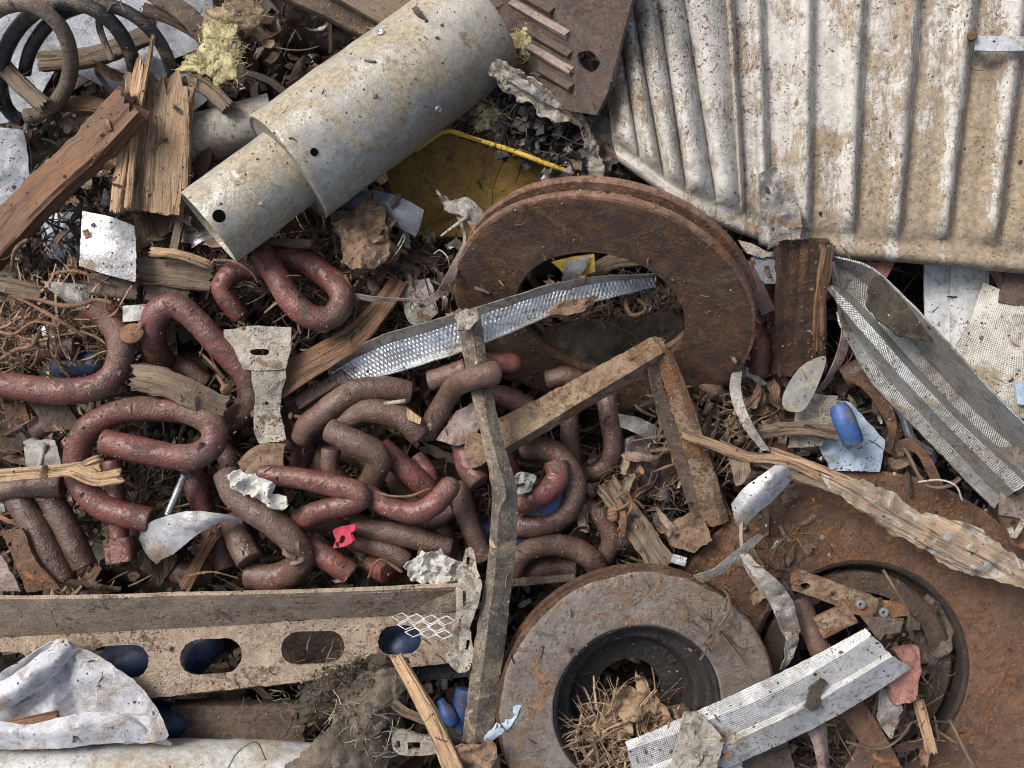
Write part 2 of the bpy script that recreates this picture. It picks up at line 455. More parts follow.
def shard(L, p, ln, w, col, th=.0007, curl=1.0):
    """a bent strip of sheet, bark or veneer, ragged along its edges"""
    d = rdir(.35); nrm = Vector((random.gauss(0, .5), random.gauss(0, .5), 1)).normalized(); a = d.cross(nrm).normalized(); nrm = a.cross(d)
    n = 8; m = 4; V = []; tw = random.uniform(-.5, .5) * curl; bend = random.uniform(-1, 1) * curl; th0 = random.uniform(-.4, .4); q = p - d * ln / 2
    ph = random.uniform(0, 99)
    for i in range(n):
        t = i / (n - 1) - .5; dd = (d * math.cos(bend * t * 2) + nrm * math.sin(bend * t * 2)); q = q + dd * ln / n
        aa = a * math.cos(tw * t * 3) + nrm * math.sin(tw * t * 3); up = aa.cross(dd)
        for j in range(m):
            s = j / (m - 1) - .5; ww = w * (1 - .5 * abs(t) * random.uniform(0, 1)) * (random.uniform(.8, 1.15) if j in (0, m - 1) else 1)
            V.append(q + aa * s * ww + up * (.12 * w * curl * math.cos(s * 3 + ph)) + dd * (random.uniform(-.08, .08) * ln if i in (0, n - 1) else 0) + up * random.uniform(-.04, .04) * w)
    k = n * m; V += [v - nrm * th for v in V]; F = []
    for i in range(n - 1):
        for j in range(m - 1): b = i * m + j; F += [(b, b + 1, b + m + 1, b + m), (k + b, k + b + m, k + b + m + 1, k + b + 1)]
        F += [(i * m, i * m + m, k + i * m + m, k + i * m), (i * m + m - 1, k + i * m + m - 1, k + i * m + 2 * m - 1, i * m + 2 * m - 1)]
    for j in range(m - 1): b = (n - 1) * m + j; F += [(j, k + j, k + j + 1, j + 1), (b, b + 1, k + b + 1, k + b)]
    L.add(V, F, col)
def fibre(L, p, ln, r, col, curl=.5, d=None, flat=.5, n=9):
    d = d or rdir(flat); V = []; F = []; w = rdir(1) * curl
    for i in range(n):
        w = (w + Vector((random.gauss(0, 1), random.gauss(0, 1), random.gauss(0, .5))) * curl * .5) * .8
        d = (d + w * .35).normalized(); p = p + d * ln / n
        a = d.orthogonal().normalized(); b = d.cross(a); rr = r * (1 - .5 * i / n)
        V += [p + (a * math.cos(t) + b * math.sin(t)) * rr for t in (0, 2.09, 4.19)]
        if i: o = (i - 1) * 3; F += [(o + j, o + (j + 1) % 3, o + 3 + (j + 1) % 3, o + 3 + j) for j in range(3)]
    L.add(V, F, col)
ICO = None
def crumb(L, p, s, col):
    global ICO
    if ICO is None:
        bm = bmesh.new(); bmesh.ops.create_icosphere(bm, subdivisions=1, radius=1); ICO = ([v.co.copy() for v in bm.verts], [tuple(v.index for v in f.verts) for f in bm.faces]); bm.free()
    e = random.uniform(0, 99); sc = Vector((random.uniform(.6, 1.3), random.uniform(.6, 1.3), random.uniform(.5, 1)))
    L.add([p + Vector((v.x * sc.x, v.y * sc.y, v.z * sc.z)) * s * (1 + .5 * nz(v, 1.3, e)) for v in ICO[0]], ICO[1], col)
# ================================================================== light, camera
cam = bpy.data.cameras.new('camera'); cam.sensor_width = 36; cam.lens = 36 * 1000 / 1024; cam.clip_end = 200; cam.clip_start = .01
co = bpy.data.objects.new('camera', cam); COL.objects.link(co); co.location = (0, 0, 1); scene.camera = co
w = bpy.data.worlds.new('World'); scene.world = w; w.use_nodes = True
nt = w.node_tree; bg = nt.nodes['Background']; sky = nt.nodes.new('ShaderNodeTexSky'); sky.sky_type = 'NISHITA'; sky.sun_disc = False
SUN_EL, SUN_AZ = 44, 308      # sun high, from the upper left of the picture
sky.sun_elevation = R(SUN_EL); sky.sun_rotation = R(SUN_AZ); sky.air_density = .7; sky.dust_density = 4.0; sky.ozone_density = .6
hs = nt.nodes.new('ShaderNodeHueSaturation'); hs.inputs['Saturation'].default_value = .7   # thin bright cloud takes most of the blue out
nt.links.new(sky.outputs[0], hs.inputs['Color']); nt.links.new(hs.outputs[0], bg.inputs[0]); bg.inputs[1].default_value = .115
sl = bpy.data.lights.new('sun', 'SUN'); sl.energy = 1.8; sl.angle = R(24); sl.color = (1, .96, .91)
so = bpy.data.objects.new('sun', sl); COL.objects.link(so)
az = R(SUN_AZ); dv = Vector((math.sin(az) * math.cos(R(SUN_EL)), math.cos(az) * math.cos(R(SUN_EL)), math.sin(R(SUN_EL))))
so.rotation_euler = dv.to_track_quat('Z', 'Y').to_euler(); so.location = dv * 5
vs = scene.view_settings; vs.view_transform = 'Standard'; vs.look = 'None'; vs.gamma = 1; vs.exposure = .84
scene.render.film_transparent = False
scene.cycles.filter_width = 1.1; scene.cycles.max_bounces = 6; scene.cycles.use_denoising = True
# ================================================================== materials
def panel_mud(k):
    sp = k.n('ShaderNodeSeparateXYZ'); k.l(k.obj, sp.inputs[0])
    diag = k.math('MULTIPLY_ADD', sp.outputs[1], -1.0, k.math('MULTIPLY', sp.outputs[0], .75))
    st = k.math('MULTIPLY_ADD', k.noise(260, 5, .75, vec=k.map(k.obj, (1, .3, 1), (0, 0, R(35)))), .6, k.math('MULTIPLY', k.noise(60, 6, .75, vec=k.map(k.obj, (1, .35, 1), (0, 0, R(-35))), dist=.8), .45))
    su = k.n('ShaderNodeSeparateXYZ'); k.l(k.uv, su.inputs[0])   # mud washes off the crests and stays in the valleys
    diag = k.math('MULTIPLY_ADD', su.outputs[0], -.22, k.math('ADD', diag, .04))
    return k.math('ADD', k.ramp(diag, -.08, .14, -.05, .18), k.ramp(st, .35, .7, -.13, .13))
M = {}
M['panel'] = grunge('white_painted_sheet', (.50, .48, .44), (.40, .375, .335), rust=(.14, .08, .045), rust_amt=.14, dirt=(.31, .245, .165), dirt_amt=.58, specks=.5, rough=.55, bump=.45, mud=panel_mud, speck_col=(.10, .065, .04))
M['panel_back'] = grunge('pale_white_sheet', (.66, .68, .70), (.5, .51, .5), rust=(.2, .12, .07), rust_amt=.15, dirt=(.30, .26, .2), dirt_amt=.36, specks=.45, rough=.5, bump=.3, speck_col=(.13, .10, .07))  # paler, cooler white than the corrugated sheet
M['galv'] = grunge('galvanised_pipe', (.45, .43, .38), (.31, .30, .27), rust=(.24, .17, .10), rust_amt=.26, dirt=(.35, .30, .21), dirt_amt=.60, specks=.22, metal=.35, rough=.42, bump=.22, grime=.3, speck_col=(.10, .07, .05), pit=.3)
M['galv_dull'] = grunge('dull_pipe', (.33, .32, .29), (.25, .24, .21), rust_amt=.2, dirt=(.22, .18, .13), dirt_amt=.5, metal=.2, rough=.6, bump=.2, pit=.3)
M['alu'] = grunge('bare_aluminium', (.46, .465, .465), (.34, .345, .35), rust=(.22, .15, .10), rust_amt=.22, dirt=(.26, .21, .15), dirt_amt=.46, specks=.3, metal=.6, rough=.42, bump=.2)
M['alu_weave'] = grunge('embossed_aluminium', (.60, .62, .63), (.48, .5, .52), rust=(.16, .10, .06), rust_amt=.13, dirt=(.15, .11, .075), dirt_amt=.44, specks=.4, metal=.8, rough=.36, bump=.2, pattern='weave')
M['alu_diamond'] = grunge('chequered_aluminium', (.46, .46, .44), (.36, .36, .34), rust=(.12, .09, .06), rust_amt=.22, dirt=(.19, .155, .11), dirt_amt=.52, specks=.4, metal=.55, rough=.45, bump=.25, pattern='diamond')
M['white_diamond'] = grunge('white_chequered_strip', (.54, .545, .54), (.42, .42, .41), rust=(.14, .09, .06), rust_amt=.06, dirt=(.22, .17, .12), dirt_amt=.4, specks=.45, metal=.3, rough=.42, bump=.25, pattern='diamond')
M['rust'] = grunge('rusted_iron', (.14, .068, .034), (.055, .031, .02), rust=(.19, .092, .038), rust_amt=.42, dirt=(.19, .13, .08), dirt_amt=.38, specks=.4, rough=.75, bump=.9, scale=1.7, pit=.8, speck_col=(.022, .015, .012))
M['rust_edge'] = grunge('scaled_rust_edge', (.26, .15, .10), (.15, .08, .05), rust=(.20, .09, .045), rust_amt=.4, dirt=(.2, .14, .09), dirt_amt=.3, specks=.4, rough=.85, bump=1.0, pit=.8)
M['rust_orange'] = grunge('orange_rust', (.165, .085, .045), (.10, .055, .033), rust=(.22, .10, .04), rust_amt=.4, dirt=(.2, .13, .08), dirt_amt=.25, specks=.25, rough=.8, bump=.7, speck_col=(.04, .022, .014))
M['steel_worn'] = grunge('worn_disc_face', (.27, .235, .205), (.19, .15, .12), rust=(.21, .125, .07), rust_amt=.42, dirt=(.20, .145, .095), dirt_amt=.42, specks=.3, metal=.3, rough=.5, bump=.45, speck_col=(.06, .04, .03))
M['black_iron'] = grunge('black_iron', (.032, .028, .026), (.018, .016, .016), rust=(.07, .042, .028), rust_amt=.3, dirt=(.11, .085, .06), dirt_amt=.2, rough=.6, bump=.7, specks=.2, speck_col=(.15, .12, .09))
M['hat_brown'] = grunge('brown_hub', (.10, .066, .045), (.06, .04, .028), rust=(.15, .085, .045), rust_amt=.4, dirt=(.16, .115, .075), dirt_amt=.4, rough=.7, bump=.8, specks=.4)
M['hat'] = grunge('hub_with_shade', (.05, .036, .028), (.03, .022, .018), rust=(.10, .055, .03), rust_amt=.4, dirt=(.12, .085, .055), dirt_amt=.3, rough=.7, bump=.7, specks=.2)  # darker than brown hub iron, shade of the deep recess is in the colour
M['chain'] = grunge('red_primer_iron', (.175, .056, .045), (.105, .041, .034), rust=(.085, .052, .037), rust_amt=.38, dirt=(.18, .125, .09), dirt_amt=.40, specks=.12, rough=.40, bump=.45, speck_col=(.34, .29, .23), wet=.2, pit=.25, scale=.75, grime=.4, pale_amt=.15)
M['chain_brown'] = grunge('brown_rusted_link', (.13, .072, .053), (.085, .05, .037), rust=(.15, .056, .046), rust_amt=.34, dirt=(.17, .12, .085), dirt_amt=.42, specks=.12, rough=.44, bump=.5, speck_col=(.30, .25, .19), wet=.22, pit=.3, scale=.8, grime=.4, pale_amt=.15)
M['angle'] = grunge('muddy_angle_iron', (.29, .205, .13), (.19, .12, .07), rust=(.20, .095, .04), rust_amt=.5, dirt=(.33, .26, .17), dirt_amt=.45, specks=.5, rough=.8, bump=.9, speck_col=(.07, .05, .035))
M['bar'] = grunge('black_painted_bar', (.15, .13, .105), (.07, .06, .05), rust=(.28, .215, .15), rust_amt=.46, dirt=(.34, .28, .20), dirt_amt=.50, specks=.3, rough=.6, bump=.8, speck_col=(.3, .25, .18))
M['channel'] = grunge('muddy_channel', (.40, .31, .225), (.30, .225, .16), rust=(.19, .12, .075), rust_amt=.32, dirt=(.43, .34, .25), dirt_amt=.46, specks=.55, rough=.7, bump=.8, speck_col=(.10, .065, .045), streak=.3, grime=.4)
M['brown_iron'] = grunge('brown_plate', (.12, .083, .06), (.08, .055, .04), rust=(.16, .10, .065), rust_amt=.4, dirt=(.2, .15, .11), dirt_amt=.36, specks=.3, rough=.75, bump=.7)
M['dark_plate'] = grunge('dark_brown_plate', (.085, .058, .043), (.055, .038, .03), rust=(.13, .08, .05), rust_amt=.35, dirt=(.15, .11, .08), dirt_amt=.34, specks=.35, rough=.6, bump=.7)
M['yellow'] = grunge('yellow_paint', (.34, .20, .018), (.23, .13, .014), rust=(.08, .045, .018), rust_amt=.25, dirt=(.09, .055, .02), dirt_amt=.38, specks=.2, rough=.55, bump=.4)
M['yellow_edge'] = grunge('bright_yellow_paint', (.75, .50, .05), (.55, .34, .04), rust_amt=.3, dirt_amt=.2, specks=.2, rough=.5, bump=.3)
M['wood'] = wood('split_pale_wood', (.42, .28, .16), (.25, .15, .08), .35)
M['wood_brown'] = wood('red_brown_timber', (.20, .095, .04), (.10, .045, .02), .25, bump=.6)
M['wood_dark'] = wood('wet_rotten_wood', (.10, .05, .025), (.045, .022, .012), .1, bump=1)
M['wood_grey'] = wood('weathered_wood', (.24, .17, .11), (.12, .08, .05), .4)
M['wood_fresh'] = wood('freshly_broken_wood', (.56, .38, .22), (.38, .23, .12), .1)
M['wood_orange'] = wood('orange_slat', (.26, .135, .065), (.16, .08, .04), .3)
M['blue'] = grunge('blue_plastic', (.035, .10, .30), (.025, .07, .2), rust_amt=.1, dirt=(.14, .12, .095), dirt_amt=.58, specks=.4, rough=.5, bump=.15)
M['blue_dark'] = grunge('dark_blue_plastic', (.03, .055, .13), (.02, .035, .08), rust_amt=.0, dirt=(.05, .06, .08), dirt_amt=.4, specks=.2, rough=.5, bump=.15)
M['spring'] = grunge('spring_steel', (.03, .029, .03), (.02, .019, .019), rust=(.13, .08, .05), rust_amt=.36, dirt=(.19, .145, .10), dirt_amt=.36, specks=.2, metal=.2, rough=.38, bump=.4, speck_col=(.2, .16, .12))
M['spring_mud'] = grunge('muddy_spring_steel', (.17, .13, .095), (.10, .075, .055), rust=(.13, .08, .05), rust_amt=.36, dirt=(.21, .165, .12), dirt_amt=.5, specks=.2, rough=.7, bump=.6)
M['white_sheet'] = grunge('soiled_white_sheet', (.50, .505, .53), (.38, .385, .41), rust=(.30, .2, .12), rust_amt=.22, dirt=(.34, .28, .22), dirt_amt=.5, specks=.08, rough=.55, bump=.3, speck_col=(.2, .17, .14))
M['white_pipe'] = grunge('soiled_white_pipe', (.50, .52, .53), (.4, .41, .4), rust=(.3, .22, .14), rust_amt=.25, dirt=(.36, .32, .25), dirt_amt=.6, specks=.2, rough=.5, bump=.2)
M['grey_sheet'] = grunge('bright_grey_sheet', (.27, .29, .32), (.20, .215, .24), rust=(.2, .13, .08), rust_amt=.12, dirt=(.24, .20, .16), dirt_amt=.32, specks=.35, metal=.1, rough=.5, bump=.3)
M['strap'] = grunge('plaster_crusted_strap', (.42, .38, .32), (.30, .265, .21), rust=(.18, .11, .065), rust_amt=.34, dirt=(.34, .29, .22), dirt_amt=.45, specks=.5, rough=.7, bump=.7, grime=.8)
M['torn_metal'] = grunge('torn_thin_metal', (.30, .285, .26), (.21, .19, .165), rust=(.16, .09, .05), rust_amt=.36, dirt=(.21, .16, .11), dirt_amt=.4, specks=.3, metal=.35, rough=.5, bump=.5)
M['torn_pink'] = grunge('pinkish_torn_sheet', (.27, .21, .185), (.19, .14, .12), rust=(.16, .08, .05), rust_amt=.35, dirt=(.21, .16, .11), dirt_amt=.3, specks=.3, rough=.6, bump=.5)
M['pink'] = grunge('faded_red_paint', (.38, .17, .13), (.28, .13, .10), rust_amt=.2, dirt=(.22, .15, .11), dirt_amt=.3, specks=.2, rough=.7, bump=.6)
M['cerise'] = grunge('cerise_plastic', (.48, .05, .09), (.36, .04, .07), rust_amt=.1, dirt_amt=.3, specks=.1, rough=.4, bump=.2)
M['paper'] = grunge('crushed_white_plastic', (.52, .51, .47), (.38, .36, .32), rust_amt=.25, dirt=(.3, .25, .19), dirt_amt=.3, specks=.2, rough=.6, bump=.4)
M['light_blue'] = grunge('pale_blue_sheet', (.42, .52, .62), (.32, .4, .49), rust_amt=.12, dirt=(.25, .22, .18), dirt_amt=.34, specks=.4, rough=.45, bump=.3)
M['zinc'] = grunge('bright_zinc', (.62, .63, .64), (.5, .5, .5), rust_amt=.1, dirt_amt=.1, specks=.1, metal=.85, rough=.3, bump=.2)
M['wire'] = grunge('rusty_wire', (.22, .12, .065), (.13, .07, .04), rust_amt=.35, dirt=(.30, .21, .13), dirt_amt=.4, specks=.1, rough=.85, bump=.6)
M['mesh_white'] = grunge('white_expanded_metal', (.6, .6, .6), (.42, .42, .41), rust_amt=.2, dirt_amt=.4, specks=.1, rough=.45, bump=.2)
M['fleece'] = grunge('soiled_fleece', (.17, .135, .10), (.10, .08, .06), rust=(.08, .05, .03), rust_amt=.25, dirt=(.26, .22, .165), dirt_amt=.35, specks=.5, rough=.95, bump=1.0)
M['felt'] = grunge('matted_dark_fibre', (.075, .06, .042), (.045, .035, .025), rust=(.05, .035, .02), rust_amt=.3, dirt=(.13, .10, .07), dirt_amt=.3, specks=.3, rough=1, bump=1.2)
M['board_brown'] = grunge('mouldy_carton', (.27, .175, .11), (.19, .12, .075), rust=(.14, .08, .05), rust_amt=.3, dirt=(.3, .22, .15), dirt_amt=.3, specks=.4, rough=.9, bump=.9)
M['soil'] = grunge('dark_soil', (.032, .022, .015), (.02, .014, .01), rust=(.05, .03, .018), rust_amt=.4, dirt=(.05, .036, .024), dirt_amt=.4, specks=.3, rough=.95, bump=1.2)
M['litter'] = tinted('litter', .6, .6); M['void'] = grunge('hole_shade_black', (.006, .006, .006), (.004, .004, .004), rust_amt=0, dirt_amt=0, specks=0, grime=0); M['void'].node_tree.nodes['Principled BSDF'].inputs['Specular IOR Level'].default_value = 0; M['litter_metal'] = tinted('metal_litter', .4, .3, .6)  # void: near-black colour stands in for the shade inside the pipe holes
# ================================================================== the heap itself (setting)
def H(x, y):
    """height (m) of the heap under the loose things at world x, y"""
    h = -.150 + .042 * noise.fractal(Vector((x * 7, y * 7, 3.3)), 1, 2, 3)
    for cx, cy, r, d in ((.095, .085, .17, .09), (.125, -.33, .15, .06), (.345, -.28, .19, .10), (.24, -.14, .08, .06), (.36, -.10, .10, .04), (.06, -.04, .07, .03), (.40, .05, .1, .05), (-.15, .24, .14, .06), (.3, .35, .2, .05), (-.3, -.27, .16, .05), (-.47, .36, .1, .05)):
        q = math.hypot(x - cx, y - cy) / r
        h -= d * math.exp(-q * q * 1.2)
    d = max(abs(x) - .75, abs(y) - .6, 0)
    return h - d * .25 - d * d * .1
def Hpx(px, py):
    s = .00112; return H((px - 512) * s, (384 - py) * s)
def grid(name, xs, ys, f, mat):
    V = [(x, y, f(x, y)) for x in xs for y in ys]; n = len(ys)
    F = [(i * n + j, (i + 1) * n + j, (i + 1) * n + j + 1, i * n + j + 1) for i in range(len(xs) - 1) for j in range(n - 1)]
    return link(name, V, F, mat, None, smooth=180, loc=(0, 0, 0))
o = grid('terrain', [-1.8 + i * .0125 for i in range(289)], [-1.6 + i * .0125 for i in range(257)], lambda x, y: max(-.42, H(x, y) - .008 + .008 * fr((x, y, 0), 40)), M['soil']); o['kind'] = 'structure'
G = 40; o = link('ground', [(-G, -G, -.415), (G, -G, -.415), (G, G, -.415), (-G, G, -.415)], [(0, 1, 2, 3)], M['soil'], loc=(0, 0, -.415)); o['kind'] = 'structure'
# ------------------------------------------------------------------ loose litter over the heap
LW, LR, LF, LM, LG = Litter(), Litter(), Litter(), Litter(), Litter()
WOODC = [(.11, .07, .042), (.07, .042, .026), (.16, .11, .07), (.035, .023, .015), (.05, .03, .02), (.24, .17, .11)]  # litter palettes darkened, the deep shade of the gaps is in the colour
RUSTC = [(.075, .042, .026), (.05, .03, .02), (.13, .07, .038), (.028, .019, .014), (.10, .07, .048)]
FIBC = [(.09, .062, .042), (.15, .105, .07), (.05, .034, .023), (.07, .045, .03)]
METC = [(.38, .38, .37), (.28, .27, .25), (.5, .5, .49), (.17, .15, .13)]
EARTH = [(.05, .033, .022), (.075, .05, .033), (.11, .08, .055), (.03, .022, .016)]
def scatter(kind, n, region, z=None, dz=.012, size=1.0, cols=None, curl=.5):
    """region: (x, y, rx, ry) ellipse in photo positions, or None for the whole heap; z mm or None to lie on the heap"""
    for _ in range(n):
        if region is None:
            x, y = random.uniform(-.8, .8), random.uniform(-.66, .66); p = Vector((x, y, H(x, y) + random.uniform(.0, dz)))
        else:
            a = random.uniform(0, 6.283); r = math.sqrt(random.random())
            px, py = region[0] + region[2] * r * math.cos(a), region[1] + region[3] * r * math.sin(a)
            if z is None: p = P(px, py, -115); p.z = H(p.x, p.y) + random.uniform(0, dz)
            else: p = P(px, py, z + random.uniform(0, dz * 1000))
        if kind == 'splinter': splinter(LW, p, random.uniform(.008, .038) * size, random.uniform(.0015, .006) * size, vary(random.choice(cols or WOODC)))
        elif kind == 'rust': chip(LR, p, random.uniform(.004, .013) * size, vary(random.choice(cols or RUSTC)))
        elif kind == 'metal': chip(LM, p, random.uniform(.003, .012) * size, vary(random.choice(cols or METC), .2), .0006)
        elif kind == 'fibre': fibre(LF, p, random.uniform(.015, .06) * size, random.uniform(.0003, .0011) * size ** .5, vary(random.choice(cols or FIBC)), curl)
        elif kind == 'shard': shard(LR if not cols or max(cols[0]) < .28 else LM, p, random.uniform(.012, .042) * size, random.uniform(.004, .013) * size, vary(random.choice(cols or RUSTC), .25))
        elif kind == 'wire': fibre(LF, p, random.uniform(.025, .07) * size, random.uniform(.0011, .0019), vary(random.choice(cols)), curl, flat=.3, n=12)
        elif kind == 'crumb': crumb(LG, p, random.uniform(.0008, .0045) * size, vary(random.choice(cols or EARTH)))
scatter('rust', 2600, None, dz=.02, size=1.5); scatter('splinter', 4200, None, dz=.03, size=1.25); scatter('fibre', 2400, None, dz=.035)
scatter('splinter', 700, None, dz=.05, size=2.6); scatter('rust', 500, None, dz=.05, size=2.6); scatter('metal', 130, None, dz=.05, size=1.8, cols=[(.2, .19, .18), (.3, .3, .29)])
scatter('crumb', 5000, None, dz=.006, size=1.4); scatter('metal', 500, None, dz=.02); scatter('rust', 260, None, dz=.03, size=3, cols=[(.07, .04, .028), (.11, .06, .035), (.04, .028, .02), (.14, .1, .07)])
BARK = [(.17, .12, .08), (.10, .07, .05), (.24, .18, .125), (.06, .042, .03), (.13, .075, .045), (.20, .11, .065)]
GREY = [(.34, .33, .31), (.42, .41, .39), (.25, .235, .215), (.5, .5, .5), (.30, .31, .33)]
scatter('shard', 1500, None, dz=.07, cols=BARK); scatter('shard', 480, None, dz=.06, cols=GREY, size=.8); scatter('shard', 260, None, dz=.055, cols=BARK, size=1.8)
scatter('wire', 260, None, dz=.05, cols=[(.2, .13, .08), (.13, .08, .05), (.09, .055, .036)])
for x, y, rx, ry, n in ((745, 430, 75, 60, 130), (620, 500, 60, 50, 60), (150, 150, 130, 90, 60), (160, 260, 120, 50, 60), (880, 430, 80, 60, 50), (850, 740, 90, 35, 70), (600, 150, 70, 60, 40), (440, 290, 70, 60, 50), (770, 540, 40, 60, 50)):
    scatter('shard', n, (x, y, rx, ry), z=-72, dz=.05, cols=BARK); scatter('shard', n // 3, (x, y, rx, ry), z=-75, dz=.04, cols=GREY, size=.75)
scatter('shard', 40, (600, 318, 70, 40), z=-125, dz=.03, cols=BARK); scatter('shard', 16, (600, 318, 70, 40), z=-120, dz=.03, cols=GREY, size=.8); scatter('fibre', 90, (605, 322, 72, 42), z=-115, dz=.035); scatter('wire', 16, (605, 322, 65, 36), z=-115, dz=.03, cols=[(.2, .12, .07), (.12, .08, .05)])
# denser pockets the photograph shows
scatter('splinter', 260, (700, 430, 60, 60), z=-70, dz=.04, cols=[(.27, .2, .13), (.2, .14, .09), (.12, .08, .05)])
scatter('fibre', 300, (640, 520, 55, 60), z=-75, dz=.04, curl=.9)
scatter('splinter', 150, (640, 510, 60, 60), z=-75, dz=.03)
scatter('fibre', 380, (60, 330, 85, 45), z=-50, dz=.035, size=1.1, cols=[(.25, .15, .09), (.18, .10, .06), (.32, .22, .14)], curl=.8)
scatter('wire', 62, (55, 330, 85, 42), z=-32, dz=.03, cols=[(.27, .16, .10), (.20, .11, .065), (.33, .22, .14)], curl=.5)
scatter('wire', 26, (330, 262, 60, 35), z=-50, dz=.03, size=.8, cols=[(.24, .15, .09), (.17, .10, .06)], curl=.3)
scatter('wire', 30, (610, 738, 50, 28), z=-16, dz=.02, size=.7, cols=[(.33, .23, .15), (.22, .15, .09)], curl=.1)
scatter('wire', 40, (890, 720, 60, 50), z=-40, dz=.03, size=.8, cols=[(.23, .16, .10), (.12, .08, .05)], curl=.3)
scatter('fibre', 260, (330, 265, 75, 40), z=-60, dz=.03, cols=[(.22, .13, .08), (.15, .09, .055)], curl=.6)
scatter('fibre', 220, (430, 310, 50, 60), z=-75, dz=.04, cols=[(.12, .09, .065), (.07, .05, .035)], curl=.8)
scatter('splinter', 130, (270, 320, 60, 50), z=-65, dz=.03)
scatter('fibre', 380, (620, 735, 50, 40), z=-48, dz=.03, size=.9, cols=[(.30, .21, .13), (.21, .14, .085), (.36, .27, .18)], curl=.5)
scatter('splinter', 160, (620, 740, 50, 35), z=-48, dz=.03, cols=[(.3, .21, .13), (.2, .13, .08)])
scatter('fibre', 34, (708, 612, 30, 40), z=3, dz=.005, size=.7, cols=[(.16, .12, .08), (.1, .07, .05)], curl=.9)
scatter('crumb', 130, (708, 612, 36, 46), z=-6, dz=.004, size=.5, cols=[(.2, .15, .09), (.13, .09, .06)])
scatter('fibre', 160, (890, 710, 50, 55), z=-85, dz=.05, curl=.6)
scatter('rust', 120, (925, 640, 36, 60), z=-98, dz=.02, size=.7, cols=[(.10, .075, .05), (.05, .038, .025)])
scatter('crumb', 160, (925, 640, 36, 60), z=-98, dz=.03, size=.8, cols=[(.10, .075, .05), (.06, .045, .03), (.16, .115, .06)])
scatter('fibre', 90, (785, 560, 32, 45), z=-48, dz=.03, curl=.9)
scatter('fibre', 300, (130, 250, 110, 60), z=-70, dz=.03); scatter('splinter', 180, (120, 250, 110, 60), z=-75, dz=.03)
scatter('crumb', 700, (545, 120, 55, 45), z=-60, dz=.03, size=1.0, cols=[(.03, .03, .032), (.06, .055, .05), (.12, .11, .10)])
scatter('rust', 160, (545, 120, 60, 50), z=-60, dz=.04, size=.8, cols=[(.03, .03, .03), (.06, .055, .05), (.02, .018, .016)])
scatter('fibre', 160, (545, 120, 60, 50), z=-45, dz=.03, cols=[(.05, .045, .04), (.10, .08, .06)])
scatter('metal', 160, (560, 130, 50, 50), z=-50, dz=.03, cols=[(.07, .07, .075), (.2, .2, .2)])
scatter('fibre', 200, (640, 320, 60, 40), z=-95, dz=.03); scatter('splinter', 160, (870, 400, 70, 60), z=-80, dz=.02)
scatter('fibre', 200, (340, 700, 70, 55), z=-45, dz=.02, size=.6, cols=[(.08, .065, .045), (.12, .1, .07), (.18, .15, .11)], curl=1.0)
scatter('fibre', 160, (820, 750, 60, 25), z=-50, dz=.03)
scatter('crumb', 60, (860, 500, 130, 60), z=-2, dz=.004, size=.6, cols=[(.3, .22, .14), (.1, .06, .04)])
for x, y, r in ((300, 430, 120), (120, 480, 110), (450, 520, 70), (300, 560, 120)):
    scatter('fibre', 130, (x, y, r, r * .5), z=-62, dz=.02, cols=[(.18, .12, .08), (.1, .07, .045)]); scatter('splinter', 70, (x, y, r, r * .5), z=-70, dz=.02)
    scatter('crumb', 160, (x, y, r, r * .5), z=-70, dz=.02, cols=[(.10, .07, .045), (.06, .04, .027)])
